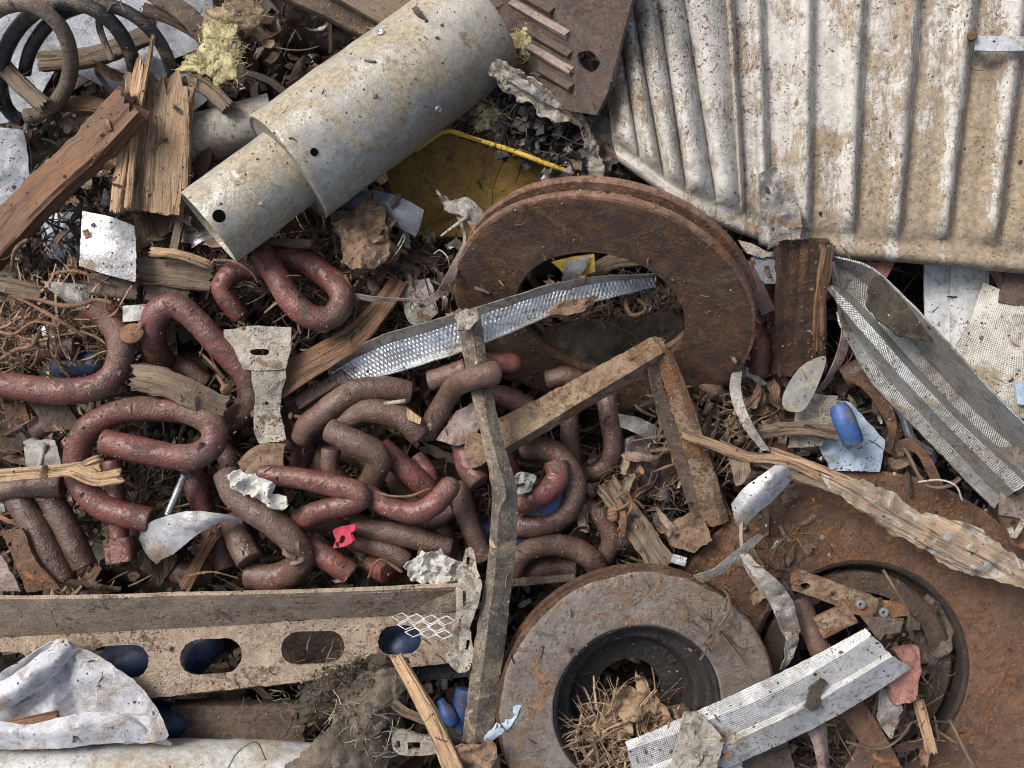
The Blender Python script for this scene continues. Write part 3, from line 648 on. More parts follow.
# ================================================================== corrugated white panel, upper right
rib = [((598, 0), (612, 140), 22), ((614, 0), (640, 160), 40), ((632, 0), (664, 178), 46), ((658, 0), (686, 190), 46), ((684, 0), (716, 202), 38), ((730, 0), (742, 212), 30),
       ((757, 0), (765, 221), 26), ((808, 0), (805, 229), 28), ((859, 0), (850, 233), 28), ((914, 0), (895, 236), 28), ((971, 0), (943, 240), 28), ((1022, 0), (992, 245), 28), ((1078, 0), (1045, 250), 28), ((1130, 0), (1095, 255), 28), ((1185, 0), (1148, 260), 28)]
def build_panel():
    cols = []
    for k in range(len(rib) - 1):
        (a0, b0, z0), (a1, b1, z1) = rib[k], rib[k + 1]
        prof = [(0, 1), (.04, .96), (.08, .74), (.12, .36), (.16, .08), (.20, .0), (.25, .06), (.33, .18), (.42, .26), (.52, .29), (.60, .29), (.67, .32), (.74, .46), (.82, .72), (.90, .92), (.96, .99)]
        if k < 5: prof = [(i / 12, math.sin(math.pi * i / 12) ** .55) for i in range(12)]
        for f, hh in prof:
            cols.append(((a0[0] + (a1[0] - a0[0]) * f, 0), (b0[0] + (b1[0] - b0[0]) * f, b0[1] + (b1[1] - b0[1]) * f), z0 + (z1 - z0) * f, hh, f))
    V, U = [], []; ts = [-.9, -.7, -.5, -.3, -.15] + [i / 40 for i in range(0, 39)] + [.965, .985, 1.0]
    lip = [(4, -3, 1), (8, -3, .0), (12, 0, 0), (16, 2, 0), (20, 1, 0), (23, -2, 0), (25, -7, 0), (26, -16, 0), (25, -30, 0), (22, -40, 0)]
    n = 0; u = 0
    for ci, (a, b, z, hh, f) in enumerate(cols):
        L = []
        for t in ts:
            fade = 1 if t < .93 else max(0, 1 - (t - .93) / .07) ** .6
            bx = a[0] + (b[0] - a[0]) * t; by = a[1] + (b[1] - a[1]) * t
            dent = 3 * fr((bx / 160, by / 130, 0), 1.0, 5) + 2.2 * fr((bx / 50, by / 60, 0), 1, 8)
            zz = z + (18 if k > 4 else 15) * hh * fade + (1 - t) * 14 + dent
            L.append(P(bx, by, zz))
        for dy, dz, _ in lip:
            k = 1 if b[0] > 760 else .85
            L.append(P(b[0] + dy * (.25 if b[0] < 700 else -.05), b[1] + dy * k, z + dz + 2.2 * fr((b[0] / 60, 3, 0), 1, 8)))
        n = len(L)
        for i, p in enumerate(L): V.append(p); U.append((hh, i * .005))
    F = [(i * n + j, i * n + j + 1, (i + 1) * n + j + 1, (i + 1) * n + j) for i in range(len(cols) - 1) for j in range(n - 1)]
    V, F, U = thicken(V, F, U, .0012)
    t = empty('corrugated_sheeting', P(850, 150, 20), 'large white corrugated sheet metal panel caked with tan mud along its rolled lip', 'metal panel')
    link('corrugated_sheet', V, F, M['panel'], U, t, smooth=50)
    patch('hinge_strap', [[(975, 35, 62), (1000, 36, 62), (1040, 37, 62)], [(976, 50, 62), (1000, 51, 62), (1040, 50, 62)]], M['white_sheet'], 2.5, 10, 6, amp=1, parent=t)
    tube('rivet', [(972, 37, 50), (972, 35, 68)], 4.5, M['rust_orange'], t, seg=12, amp=.0001)
build_panel()
# ================================================================== big galvanised reducer pipe
def pipe_body(name, a, b, r, mat, parent, th=2.5, seg=72, dent=1.6, closed0=False, holes=()):
    """hollow tube from a to b (photo points with height), wall th mm"""
    A, B = P(*a), P(*b); d = (B - A).normalized(); L = (B - A).length; x = d.orthogonal().normalized(); y = d.cross(x)
    V, U, F = [], [], []; m = max(6, int(L / .006))
    st = [(0, r - th), (0, r - .4), (.0006, r)] + [(L * i / m, r) for i in range(1, m)] + [(L - .0006, r), (L, r - .4), (L, r - th)] + [(L * (1 - i / 8), r - th) for i in range(1, 8)]
    for s, rr in st:
        for j in range(seg):
            an = 2 * math.pi * j / seg; q = A + d * s + (x * math.cos(an) + y * math.sin(an)) * rr / 1000
            k = dent / 1000 * fr(q, 9, 3) + .25 / 1000 * fr(q, 60, 2)
            V.append(q + (x * math.cos(an) + y * math.sin(an)) * k); U.append((an * r / 1000, s))
    n = len(st)
    for i in range(n):
        o, q = i * seg, ((i + 1) % n) * seg
        for j in range(seg): k = (j + 1) % seg; F.append((o + j, o + k, q + k, q + j))
    return link(name, V, F, mat, U, parent, smooth=40)
t = empty('reducer_pipe', P(350, 120, 0), 'big grey galvanised pipe stepping down to a narrower end with a drilled hole', 'pipe')
pipe_body('wide_tube', (288, 168, 22), (479, 27, -30), 60, M['galv'], t)
pipe_body('narrow_tube', (209, 228, 36), (300, 160, 14), 41, M['galv'], t, dent=1.2)
A, B = P(288, 168, 22), P(505, 8, -38); d = (B - A).normalized()
fr_ = frame_at(A + d * .003, d)
lathe('shoulder_ring', densep([(37, -1.5), (58.5, -1.5), (58.5, 1.5), (37, 1.5)], 5), fr_, M['galv_dull'], 64, t)
def stud(name, x, y, cx, cy, cz, r, mat, parent, rr=3.0, out=.8):
    pass
def on_tube(a, b, r, px, py):
    """where the lens ray through px, py meets the tube a-b of radius r mm"""
    A, B = P(*a), P(*b); d = (B - A).normalized(); O = Vector((0, 0, 1)); D = (P(px, py, 0) - O).normalized()
    oc = O - A; dd = D - d * D.dot(d); oo = oc - d * oc.dot(d); r = r / 1000
    qa, qb, qc = dd.dot(dd), 2 * dd.dot(oo), oo.dot(oo) - r * r
    tt = (-qb - math.sqrt(max(0, qb * qb - 4 * qa * qc))) / (2 * qa); p = O + D * tt
    nn = (p - A) - d * (p - A).dot(d); return p, nn.normalized()
WT = ((288, 168, 22), (505, 8, -38), 60)
for px, py in ((381, 33), (438, 109)):
    p, nn = on_tube(*WT, px, py); Mx = frame_at(p, nn)
    lathe('screw_head', densep([(0.4, 2.2), (1.0, 1.2), (2.6, 2.4), (4.2, 2.0), (4.6, .2), (4.4, -1), (.4, -1)], 3), Mx, M['zinc'], 16, t)
for (px, py), tb, rr in (((314, 152), WT, 3.2), ((219, 216), ((209, 228, 36), (300, 160, 14), 41), 5.2)):
    p, nn = on_tube(*tb, px, py); Mx = frame_at(p, nn)
    lathe('hole_shade_disc', densep([(.1, 1.0), (rr * .8, 1.0), (rr, 1.25), (rr * 1.15, .7), (rr * 1.1, -1), (.1, -1)], 3), Mx, M['void'], 20, t)  # closed disc, its black colour is the shade inside the hole
tag(pipe_body('pipe', (185, 142, -42), (275, 118, -52), 26, M['galv_dull'], None), 'short dull pipe half hidden behind the big galvanised pipe', 'pipe')
# ================================================================== coil spring, upper left
def spring():
    t = empty('coil_spring', P(70, 50, 10), 'dark steel coil spring lying on its side in the corner', 'spring')
    def ring(cx0, cy0, cx1, cy1, rx, ry, a0, a1, z0, z1, tilt=0):
        pts = []; n = 26
        for i in range(n + 1):
            f = i / n; a = R(a0 + (a1 - a0) * f); cx = cx0 + (cx1 - cx0) * f; cy = cy0 + (cy1 - cy0) * f
            x = rx * math.cos(a); y = -ry * math.sin(a)
            pts.append((cx + x, cy + y, (z0 + z1) / 2 + (z1 - z0) / 2 * math.sin(a)))
        return pts
    tube('coil', ring(14, 60, 26, 60, 48, 56, 250, -90, -40, 40), 7.6, M['spring_mud'], t, amp=.0004)
    tube('coil', ring(26, 60, 92, 64, 44, 60, 265, -10, -60, 30), 7.4, M['spring'], t, amp=.0003)
    tube('coil', ring(74, 62, 128, 72, 50, 62, 190, -25, -60, 20), 6.6, M['spring'], t, amp=.0003)
spring()
# ================================================================== grey sheets in the upper left
tag(plate('painted_scrap', [(-30, -30), (210, -30), (215, 40), (150, 70), (60, 60), (30, 120), (-30, 130)], lambda x, y: -78 - x * .06, M['grey_sheet'], 2, amp=6, ns=8), 'pale grey painted sheet seen through the coils of the spring', 'metal sheet')
tag(plate('painted_scrap', [(-30, 125), (24, 130), (36, 220), (20, 260), (-30, 262)], lambda x, y: -72, M['grey_sheet'], 2, amp=5), 'blue grey sheet at the left edge below the coil spring', 'metal sheet')
tag(plate('painted_scrap', [(70, 70), (140, 50), (205, 80), (208, 100), (190, 115), (110, 90)], lambda x, y: -70, M['grey_sheet'], 2, amp=5), 'light grey sheet scrap behind the top of the split plank', 'metal sheet')
tag(plate('painted_scrap', [(40, 215), (80, 210), (82, 262), (45, 258)], -70, M['light_blue'], 2, amp=4), 'small bluish sheet scrap left of the curved shiny plate', 'metal sheet')
# ================================================================== timber upper left
tag(board('timber', [(-25, 268, -30), (40, 196, -8), (92, 148, 6), (133, 104, 20)], 37, 20, M['wood_brown'], (5, 8), 3.2, roll=12, seed=3), 'thick red brown timber lying slantwise below the spring', 'timber')
def plank():
    t = empty('split_plank', P(150, 140, 0), 'pale splintered plank standing between the brown timber and the big pipe', 'plank')
    board('plank_body', [(150, 212, -14), (155, 140, -8), (161, 82, -12)], 68, 11, M['wood'], (3, 26), 2.2, seed=8, parent=t, nper=22, step=.004)
    board('grain_strip', [(117, 212, -6), (126, 150, 0), (142, 66, 2)], 13, 9, M['wood_fresh'], (4, 20), 1.6, seed=11, parent=t, roll=20)
    board('grain_strip', [(128, 208, 0), (136, 130, 6), (152, 42, 8)], 7, 6, M['wood_fresh'], (4, 22), 1.2, seed=12, parent=t, taper=(1, .5))
    board('grain_strip', [(186, 190, -8), (188, 140, -5), (187, 102, -6)], 6, 8, M['wood'], (3, 6), .8, seed=13, parent=t)
plank()
tag(board('stick', [(-10, 10, -10), (88, -8, 0), (100, 30, 2), (112, 60, 0)], 6, 5, M['wood_grey'], (3, 3), .8, seed=4), 'thin bent stick crossing the coils of the spring', 'stick')
tag(board('wood_offcut', [(193, 78, -20), (213, 93, -14), (228, 108, -14)], 16, 12, M['wood_grey'], (3, 3), 1.2, seed=17), 'stubby brown offcut beside the yellow insulation tuft', 'wood offcut')
tag(board('wood_offcut', [(40, 62, -45), (95, 56, -42), (150, 34, -46)], 20, 10, M['wood_grey'], (4, 4), 1.2, seed=19), 'dirty flat lath crossing behind the coil spring', 'wood offcut')
tag(board('wood_offcut', [(60, 104, -45), (92, 104, -36), (114, 112, -36)], 16, 8, M['wood_brown'], (8, 8), 2, seed=21), 'frayed red brown offcut under the spring', 'wood offcut')
tag(board('wood_offcut', [(193, 138, -30), (206, 152, -30), (200, 172, -34)], 14, 8, M['wood_dark'], (6, 6), 2, seed=22), 'dark offcut wedged between plank and narrow pipe end', 'wood offcut')
tag(plate('wood_offcut', [(134, 215), (180, 212), (176, 228), (142, 250), (136, 235)], -34, M['wood_dark'], 7, amp=3, grain=20), 'dark brown chip of board under the foot of the split plank', 'wood offcut')
tag(board('wood_offcut', [(182, 212, -28), (174, 250, -30)], 9, 6, M['wood_grey'], (3, 3), 1, seed=23), 'narrow upright offcut right of the curved shiny plate', 'wood offcut')
tag(plate('painted_scrap', [(182, 225), (215, 230), (212, 246), (180, 242)], -40, M['torn_metal'], 2, amp=3), 'small dull metal scrap under the open end of the big pipe', 'metal sheet')
tag(board('lath', [(545 - 400, 10, -40), (172, 18, -36), (200, 34, -40)], 14, 8, M['wood_dark'], (4, 4), 1.5, seed=29), 'dark lath behind the top of the spring near the tuft', 'lath')
tag(board('lath', [(150, -10, -30), (190, 18, -30), (215, 50, -36)], 20, 8, M['brown_iron'], (4, 4), 1.5, seed=31), 'brown iron flat running up behind the insulation tuft', 'flat bar')
tag(board('wood_offcut', [(0, 62, -20), (22, 86, -14), (44, 106, -14)], 17, 8, M['wood_grey'], (3, 8), 2, seed=33), 'curled bark coloured offcut inside the first coil', 'wood offcut')
# ================================================================== insulation tufts
def tuft(x, y, rx, ry, z, label, seed, cols=((.62, .56, .30), (.5, .44, .24), (.42, .34, .2)), mt=None):
    bm = bmesh.new(); bmesh.ops.create_icosphere(bm, subdivisions=5, radius=1); V = []
    for v in bm.verts:
        p = v.co; d = .85 + .75 * fr(p, 1.1, seed, 3) + .10 * fr(p, 5, seed, 4)
        q = P(x, y, z); V.append(Vector((q.x + p.x * rx * d / 1000, q.y + p.y * ry * d / 1000, q.z + p.z * 11 * d / 1000)))
    F = [tuple(v.index for v in f.verts) for f in bm.faces]; bm.free()
    o = link('insulation_tuft', V, F, mt or tuft.m, None, smooth=180); tag(o, label, 'insulation', 'tufts of insulation wool')
    L = Litter()
    for i in range(int(rx * ry * 1.1)):
        v = random.choice(V); c = P(x, y, z); n_ = (v - c).normalized(); d = (n_ * .3 + rdir(.6)).normalized()
        fibre(L, v + n_ * random.uniform(-.002, .0015), random.uniform(.004, .014), random.uniform(.0002, .0005), vary(random.choice(cols), .2), .9, d, n=6)
    me = bpy.data.meshes.new('wool_fibres'); c = PWORLD[o.name]; me.from_pydata([v - c for v in L.V], [], L.F)
    ca = me.color_attributes.new('tint', 'FLOAT_COLOR', 'POINT'); ca.data.foreach_set('color', [k for q in L.C for k in (*q, 1)]); me.materials.append(M['litter'])
    h = bpy.data.objects.new('wool_fibres', me); COL.objects.link(h); h.parent = o; h['kind'] = 'stuff'
tuft.m = grunge('yellow_glass_wool', (.62, .56, .30), (.50, .44, .23), rust=(.34, .27, .15), rust_amt=.15, dirt=(.30, .22, .13), dirt_amt=.32, specks=.1, rough=1, bump=1.3, scale=1.6)
tuft(222, 52, 22, 32, -12, 'largest yellow insulation tuft hanging above the big pipe', 3)
tuft(205, 66, 22, 10, -14, 'flat yellow insulation wisp left of the largest tuft', 5)
tuft(236, 20, 26, 20, -16, 'brown soiled insulation tuft at the top edge above the yellow one', 7, ((.3, .22, .13), (.2, .14, .08), (.38, .3, .18)), grunge('soiled_glass_wool', (.33, .25, .15), (.22, .16, .10), dirt_amt=.5, rust_amt=.3, rough=1, bump=1.3, specks=.3))
tuft(525, 40, 15, 18, -34, 'pale insulation tuft at the upper end of the big pipe', 9)
tuft(490, 118, 17, 14, -38, 'small yellow insulation tuft above the yellow tray', 11)
tuft(602, 5, 12, 6, -30, 'scrap of pale insulation at the top edge', 13)
# ================================================================== brown iron at the top
tag(board('channel_beam', [(205, -52, -38), (330, 2, -38), (440, 60, -46)], 36, 14, M['brown_iron'], (2, 2), 1.2, seed=41, curve=False), 'brown iron beam nearer the insulation, behind the pipe', 'beam')
tag(board('channel_beam', [(250, -70, -22), (350, -16, -22), (440, 34, -30)], 44, 12, M['wood_grey'], (2, 2), 1.2, seed=42, curve=False), 'weathered brown beam lying above the pipe at the top edge', 'beam')
slots = []
for i, (x, y, l) in enumerate(((506, -18, 56), (524, 6, 60), (534, 30, 50), (542, 52, 44), (548, 72, 34))):
    dx, dy = .86, .5; nx, ny = -.5, .86; w2 = 3.4
    slots.append([(x + nx * w2, y + ny * w2), (x - nx * w2, y - ny * w2), (x + dx * l - nx * w2, y + dy * l - ny * w2), (x + dx * l + 3, y + dy * l + 1), (x + dx * l + nx * w2, y + dy * l + ny * w2)])
SP = empty('ribbed_plate', P(560, 40, 60), 'brown iron plate with slanting pressed ribs beside the corrugated panel', 'ribbed plate')
for i, (x, y, l) in enumerate(((500, -18, 62), (512, 3, 66), (520, 26, 60), (530, 48, 50), (540, 70, 38))):
    zz = lambda a, b: -52 + (a - 510) * 1.25
    board('pressed_rib', [(x, y, zz(x, y) + 1), (x + l * .86, y + l * .5, zz(x + l * .86, y + l * .5) + 1)], 8, 8, M['torn_pink'] if i % 2 else M['dark_plate'], (1, 1), .6, seed=200 + i, parent=SP)
plate('plate_body', [(486, -40), (645, -40), (632, 0), (608, 92), (596, 116), (560, 108), (522, 80), (492, 20)], lambda x, y: -52 + (x - 510) * 1.25, M['dark_plate'], 3, holes=[smooth_poly([(578, 54), (590, 52), (600, 62), (592, 72), (580, 66)])], amp=4, step=4, parent=SP)
# torn trim strip
t = empty('torn_trim', P(550, 90, 0), 'crushed torn metal trim strip above the yellow tray', 'trim strip')
patch('outer_fold', [[(484, 55, 4), (510, 66, 12), (545, 88, 14), (572, 106, 6), (588, 128, 0), (606, 176, -20)], [(487, 63, 12), (512, 80, 2), (545, 100, 4), (575, 116, 4), (590, 138, -4), (602, 178, -24)], [(484, 72, 4), (512, 95, 8), (548, 117, 10), (576, 124, 2), (584, 150, -8), (594, 180, -26)]], M['strap'], 1.5, 60, 18, amp=8, ns=50, rag=9, parent=t)
patch('inner_fold', [[(500, 66, 14), (530, 84, 18), (560, 102, 12), (580, 118, 6)], [(504, 76, 14), (530, 94, 18), (560, 110, 12), (582, 128, 6)]], M['torn_metal'], 1.5, 36, 10, amp=5, ns=50, rag=6, parent=t)
tag(plate('crumpled_sheet', [(588, 118), (606, 112), (622, 135), (618, 160), (604, 172), (590, 150)], -20, M['torn_metal'], 1.2, rag=4, amp=14, ns=40, step=3), 'dark crumpled foil where the torn trim meets the slotted plate', 'metal sheet')
tag(plate('crumpled_sheet', [(578, 150), (600, 152), (612, 168), (606, 184), (580, 184)], -30, M['torn_metal'], 1.2, rag=4, amp=10, ns=50, step=3), 'ragged grey flake at the rim of the upper rusted disc', 'metal sheet')
# yellow tray
t = empty('yellow_tray', P(480, 170, -40), 'yellow painted steel tray tucked under the big pipe', 'tray')
plate('tray_bottom', [(385, 165), (445, 133), (576, 176), (560, 240), (400, 235)], lambda x, y: -62 - (y - 130) * .15, M['yellow'], 2, amp=2, parent=t)
tube('folded_rim', [(416, 151, -34), (432, 138, -26), (448, 131, -22), (475, 139, -22), (510, 150, -22), (545, 163, -22), (578, 175, -26)], 2.6, M['yellow_edge'], t, seg=10, amp=.0004)
# ================================================================== brake discs
def vented_disc(label, cx, cy, z, nrm, Rr, inner, face_mat, edge_mat, hub_mat, seed, vanes=34, hat=44, spin=0.0, gap=9, ledge=False):
    t = empty('brake_disc', P(cx, cy, z), label, 'brake disc'); Mx = frame_at(P(cx, cy, z), nrm)
    th = 8
    lathe('friction_ring', densep([(inner, 0), (inner + 1.5, .9), (Rr * .985, 1.0), (Rr - 1, .4), (Rr, -1.5), (Rr, -th), (inner, -th)], 7), Mx, face_mat, 128, t, amp=.7, seed=seed)
    lathe('friction_ring', densep([(inner + 4, -th - gap), (Rr - .5, -th - gap), (Rr + .5, -th - gap - 1.5), (Rr + .5, -2 * th - gap), (inner + 4, -2 * th - gap)], 7), Mx, edge_mat, 128, t, amp=.9, seed=seed + 1)
    for i in range(vanes):
        a = 2 * math.pi * i / vanes + spin; r0, r1 = inner + 8, Rr - 9; w_ = 2.4
        V = []
        for r_, sk in ((r0, 0), ((r0 + r1) / 2, .05), (r1, .0)):
            ca, sa = math.cos(a + sk), math.sin(a + sk)
            for s in (-1, 1):
                for zz in (-th + .5, -th - gap - .5): V.append(Mx @ (Vector((r_ * ca - s * w_ * sa, r_ * sa + s * w_ * ca, zz)) / 1000))
        F = [(0, 1, 5, 4), (2, 3, 7, 6), (4, 5, 9, 8), (6, 7, 11, 10), (0, 1, 3, 2), (8, 9, 11, 10)]
        link('vane', V, F, edge_mat, None, t)
    lathe('ring_edge', densep([(Rr - 2.5, .9), (Rr + .6, .2), (Rr + 1.2, -1.5), (Rr + 1.0, -th + 1), (Rr - 1, -th)], 2), Mx, edge_mat, 160, t, amp=.9, seed=seed + 3)
    if not hat: return t, Mx
    hr = inner - 1
    if ledge: lathe('hub_ring', densep([(hr - 34, -10), (hr - 16, -9), (hr - 13, -12), (hr - 13, -26), (hr - 34, -28)], 5), Mx, M['hat_brown'], 96, t, amp=.8, seed=seed + 6)
    lathe('hub_hat', densep([(inner + 3, -th * .4), (hr - 1, -1.2), (hr - 4, -5), (hr - 5, -hat * .42), (hr - 9, -hat * .5), (hr - 17, -hat * .5), (hr - 20, -hat * .56), (hr - 23, -hat + 5), (hr - 27, -hat), (hr * .42, -hat), (hr * .40, -hat - 4), (hr - 20, -hat - 5), (hr - 2, -hat * .6), (hr + 1, -th - 2)], 5), Mx, hub_mat, 96, t, amp=.5, seed=seed + 2)
    for i in range(5):
        a = 2 * math.pi * i / 5 + spin + .4; q = Vector((hr * .68 * math.cos(a), hr * .68 * math.sin(a), -hat + .6)) / 1000
        M2 = Mx @ Matrix.Translation(q)
        lathe('bolt_hole', densep([(.3, .5), (5.5, .5), (7.5, 1.6), (8.2, .3), (8, -1.5), (.3, -1.5)], 3), M2, M['black_iron'], 20, t)
    return t, Mx
vented_disc('upright rusted vented brake disc under the bright woven strip', 600, 316, 5, (-.24, -.76, .62), 150, 84, M['rust'], M['rust_edge'], M['hat'], 5, hat=0, gap=13)
vented_disc('greyish worn brake disc lying flat at the bottom centre', 638, 708, 0, (.12, -.12, 1), 141, 86, M['steel_worn'], M['rust'], M['black_iron'], 8, hat=40, spin=.3)
t, D3 = vented_disc('largest orange brown brake disc at the bottom right', 860, 668, -44, (-.03, -.06, 1), 206, 113, M['rust_orange'], M['rust_edge'], M['hat'], 11, ledge=True, hat=62, spin=.7)
# ================================================================== strips and profiles in the middle
t = empty('woven_strip', P(490, 330, 0), 'bright woven pattern aluminium channel running into the upper rusted disc', 'metal strip')
a_ = [(331, 372, -30), (380, 348, -18), (480, 315, 6), (575, 287, 12), (656, 277, -2)]
b_ = [(333, 385, -32), (382, 360, -24), (485, 325, -2), (580, 294, 8), (664, 279, 8)]
c_ = [(340, 391, -30), (385, 372, -22), (440, 352, -10), (490, 338, 0), (575, 302, 8), (656, 284, -4)]
e_ = [(345, 386, -24), (388, 374, -14), (445, 357, -2), (500, 336, 8), (578, 305, 14), (656, 287, -2)]
patch('upper_face', [[(329, 366, -18), (378, 338, -8), (478, 307, 14), (572, 280, 20), (656, 274, 6)], a_], M['torn_metal'], 1.2, 110, 8, crease=True, amp=3, ns=20, parent=t)
patch('woven_face', [a_, c_, e_], M['alu_weave'], 1.2, 110, 30, crease=True, amp=3, ns=20, parent=t)
tag(patch('mud_scab', [[(552, 306, 18), (570, 300, 22), (596, 298, 20)], [(548, 314, 16), (575, 314, 20), (592, 306, 18)]], M['board_brown'], 1.5, 14, 10, amp=6, ns=60, rag=6), 'small curled brown flake stuck on the woven strip inside the disc', 'rust flake')
# black bent bar
t = tag(patch('bent_bar', [[(455, 314, 26), (468, 380, 34), (482, 440, 40), (492, 500, 36), (485, 580, 26), (472, 660, 20), (462, 742, 10)],
       [(470, 311, 32), (480, 380, 40), (492, 440, 48), (506, 492, 46), (500, 512, 44), (494, 580, 36), (484, 660, 28), (474, 745, 16)],
       [(480, 308, 22), (490, 380, 32), (503, 440, 38), (518, 500, 36), (512, 580, 24), (503, 660, 16), (492, 738, 8)]], M['bar'], 4, 90, 14, crease=True, amp=2.0, ns=22, rag=2), 'long kinked black bar standing upright across the chain links', 'metal bar')
tag(plate('rag_flake', [(455, 318), (463, 310), (476, 308), (480, 318), (470, 328), (458, 330)], 44, M['strap'], 3, rag=3, amp=5, ns=60, step=3), 'clay crust on the upper end of the kinked black bar', 'crust')
# angle iron L
t = empty('angle_frame', P(640, 400, 10), 'muddy steel angle bent to a right corner over the lower edge of the upper disc', 'angle iron')
patch('arm', [[(498, 419, -2), (580, 376, 12), (652, 337, 24)], [(503, 450, 8), (585, 400, 20), (664, 352, 32)], [(507, 455, -8), (588, 408, 4), (650, 371, 10)]], M['angle'], 4, 60, 12, crease=True, amp=2, ns=25, rag=2, parent=t)
patch('arm', [[(652, 337, 24), (668, 400, 6), (690, 470, -14), (704, 528, -32)], [(663, 341, 34), (683, 400, 14), (706, 470, -8), (722, 524, -28)], [(672, 352, 26), (692, 400, 10), (714, 470, -12), (730, 522, -34)]], M['angle'], 4, 60, 12, crease=True, amp=2, ns=25, rag=3, parent=t)
patch('web', [[(649, 369, 22), (660, 420, -2), (680, 480, -26), (694, 524, -42)], [(654, 352, 22), (668, 402, 4), (690, 470, -15), (704, 528, -33)]], M['brown_iron'], 3, 40, 6, amp=1.5, parent=t)
tag(board('flat_bar', [(697, 432, -30), (712, 480, -38), (728, 524, -44)], 14, 4, M['angle'], (3, 3), 1, seed=44), 'narrow brown flat bar beside the lower arm of the bent angle', 'flat bar')
# ================================================================== perforated channel, lower left
def channel():
    t = empty('perforated_channel', P(220, 640, -20), 'long muddy steel channel with rounded slots along the lower left', 'steel channel')
    def slot(x0, y0, x1, y1, sk=0):
        r = (y1 - y0) / 2; q = []
        for k in range(9): a = R(90 + 180 * k / 8); q.append((x0 + r + r * math.cos(a), (y0 + y1) / 2 - r * math.sin(a)))
        for k in range(9): a = R(-90 + 180 * k / 8); q.append((x1 - r + r * math.cos(a), (y0 + y1) / 2 - r * math.sin(a)))
        return [(x, y + (x - (x0 + x1) / 2) * -.05) for x, y in q]
    hs = [slot(-30, 652, 29, 680), slot(88, 645, 149, 679), slot(180, 639, 242, 674), slot(281, 631, 345, 664), slot(378, 625, 421, 655)]
    zf = lambda x, y: -24 + (y - 650) * .06
    plate('web', [(-40, 640), (100, 632), (220, 626), (340, 618), (465, 612), (466, 660), (452, 663), (380, 670), (290, 683), (150, 698), (80, 700), (-40, 705)], zf, M['channel'], 4, holes=hs, step=4, amp=2.5, ns=14, parent=t, rag=1)
    patch('upper_flange', [[(-40, 596, 16), (60, 595, 16), (200, 592, 16), (330, 588, 14), (452, 583, 10), (470, 582, 8)], [(-40, 600, 20), (60, 599, 20), (200, 596, 20), (330, 592, 18), (452, 587, 14), (470, 586, 12)], [(-40, 640, -24.5), (100, 632, -24.8), (220, 626, -25), (340, 618, -25.2), (465, 612, -25.5)]], M['channel'], 4, 80, 22, crease=True, amp=2.2, ns=14, parent=t, rag=1)
    patch('lower_flange', [[(-40, 704, -24), (80, 699, -24), (150, 697, -24), (290, 682, -23), (380, 669, -24), (452, 662, -24)], [(-40, 706, -30), (80, 701, -30), (150, 699, -30), (290, 684, -29), (380, 671, -30), (452, 664, -30)], [(-40, 700, -60), (80, 696, -60), (290, 680, -60), (452, 660, -60)]], M['brown_iron'], 3, 60, 8, crease=True, parent=t)
channel()
tag(board('thin_rail', [(455, 586, -20), (520, 582, -22), (575, 577, -26)], 7, 8, M['brown_iron'], (2, 2), .8, seed=51), 'thin brown rail above the bottom centre disc, right of the black bar', 'rail')
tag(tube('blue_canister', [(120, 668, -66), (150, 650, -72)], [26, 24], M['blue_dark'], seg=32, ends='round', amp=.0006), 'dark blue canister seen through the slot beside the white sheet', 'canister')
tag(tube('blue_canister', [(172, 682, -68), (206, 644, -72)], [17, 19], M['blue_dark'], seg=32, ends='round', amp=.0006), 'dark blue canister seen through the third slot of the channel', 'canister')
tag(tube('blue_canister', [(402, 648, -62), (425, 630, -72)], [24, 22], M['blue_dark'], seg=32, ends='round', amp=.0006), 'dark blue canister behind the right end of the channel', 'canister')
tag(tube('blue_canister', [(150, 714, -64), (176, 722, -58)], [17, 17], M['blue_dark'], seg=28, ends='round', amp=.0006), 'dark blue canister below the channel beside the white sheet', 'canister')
tag(tube('blue_bottle', [(440, 700, -44), (452, 724, -40)], [4.5, 5, 9, 10, 10, 10], M['blue'], seg=28, ends='cut', amp=.0004), 'bright blue bottle left of the foot of the black bar', 'bottle')
tag(tube('blue_bottle', [(466, 690, -52), (458, 735, -48)], [11, 11, 11, 10], M['blue'], seg=28, ends='cut', amp=.0004), 'blue bottle touching the foot of the black bar', 'bottle')
tag(board('rusted_beam', [(175, 722, -60), (250, 722, -58), (305, 722, -60)], 44, 22, M['brown_iron'], (3, 3), 1.5, seed=53), 'rusted brown beam lying under the perforated channel', 'beam')
tag(board('rusted_beam', [(255, 648, -85), (370, 648, -85)], 40, 16, M['brown_iron'], (3, 3), 1.5, seed=54), 'dark brown beam seen through the fourth slot of the channel', 'beam')
tag(board('black_rail', [(395, 676, -50), (470, 668, -50)], 16, 10, M['black_iron'], (2, 2), 1, seed=55), 'black rail below the right end of the channel', 'rail')
# white sheet bottom left
def wz(x, y):
    an = math.atan2(y - 632, x - 62); f = abs((an * 1.15 + .12 * math.sin(x / 17)) % 1 - .5) * 2; return 11 * f * min(1, math.hypot(x - 62, y - 632) / 50) - 8 + (10 if y > 722 - x * .05 else 0)
def wz_old(x, y): return -4 + 10 * math.sin(x / 22 + y / 40) * .6 + (12 if y > 715 else 0) * math.sin((y - 715) / 30 * 3.14) - max(0, (x - 120)) * .15 - max(0, y - 700) * .1
tag(plate('crumpled_sheet', smooth_poly([(-30, 690), (0, 674), (40, 648), (66, 637), (80, 646), (105, 660), (128, 676), (144, 692), (156, 710), (168, 735), (150, 742), (80, 744), (10, 746), (-30, 746)], 3), wz, M['white_sheet'], 1.4, rag=.9, amp=15, ns=12, step=2.6, seed=4, smooth=60, ridge=.22), 'large crumpled white sheet lying on the perforated channel', 'metal sheet')
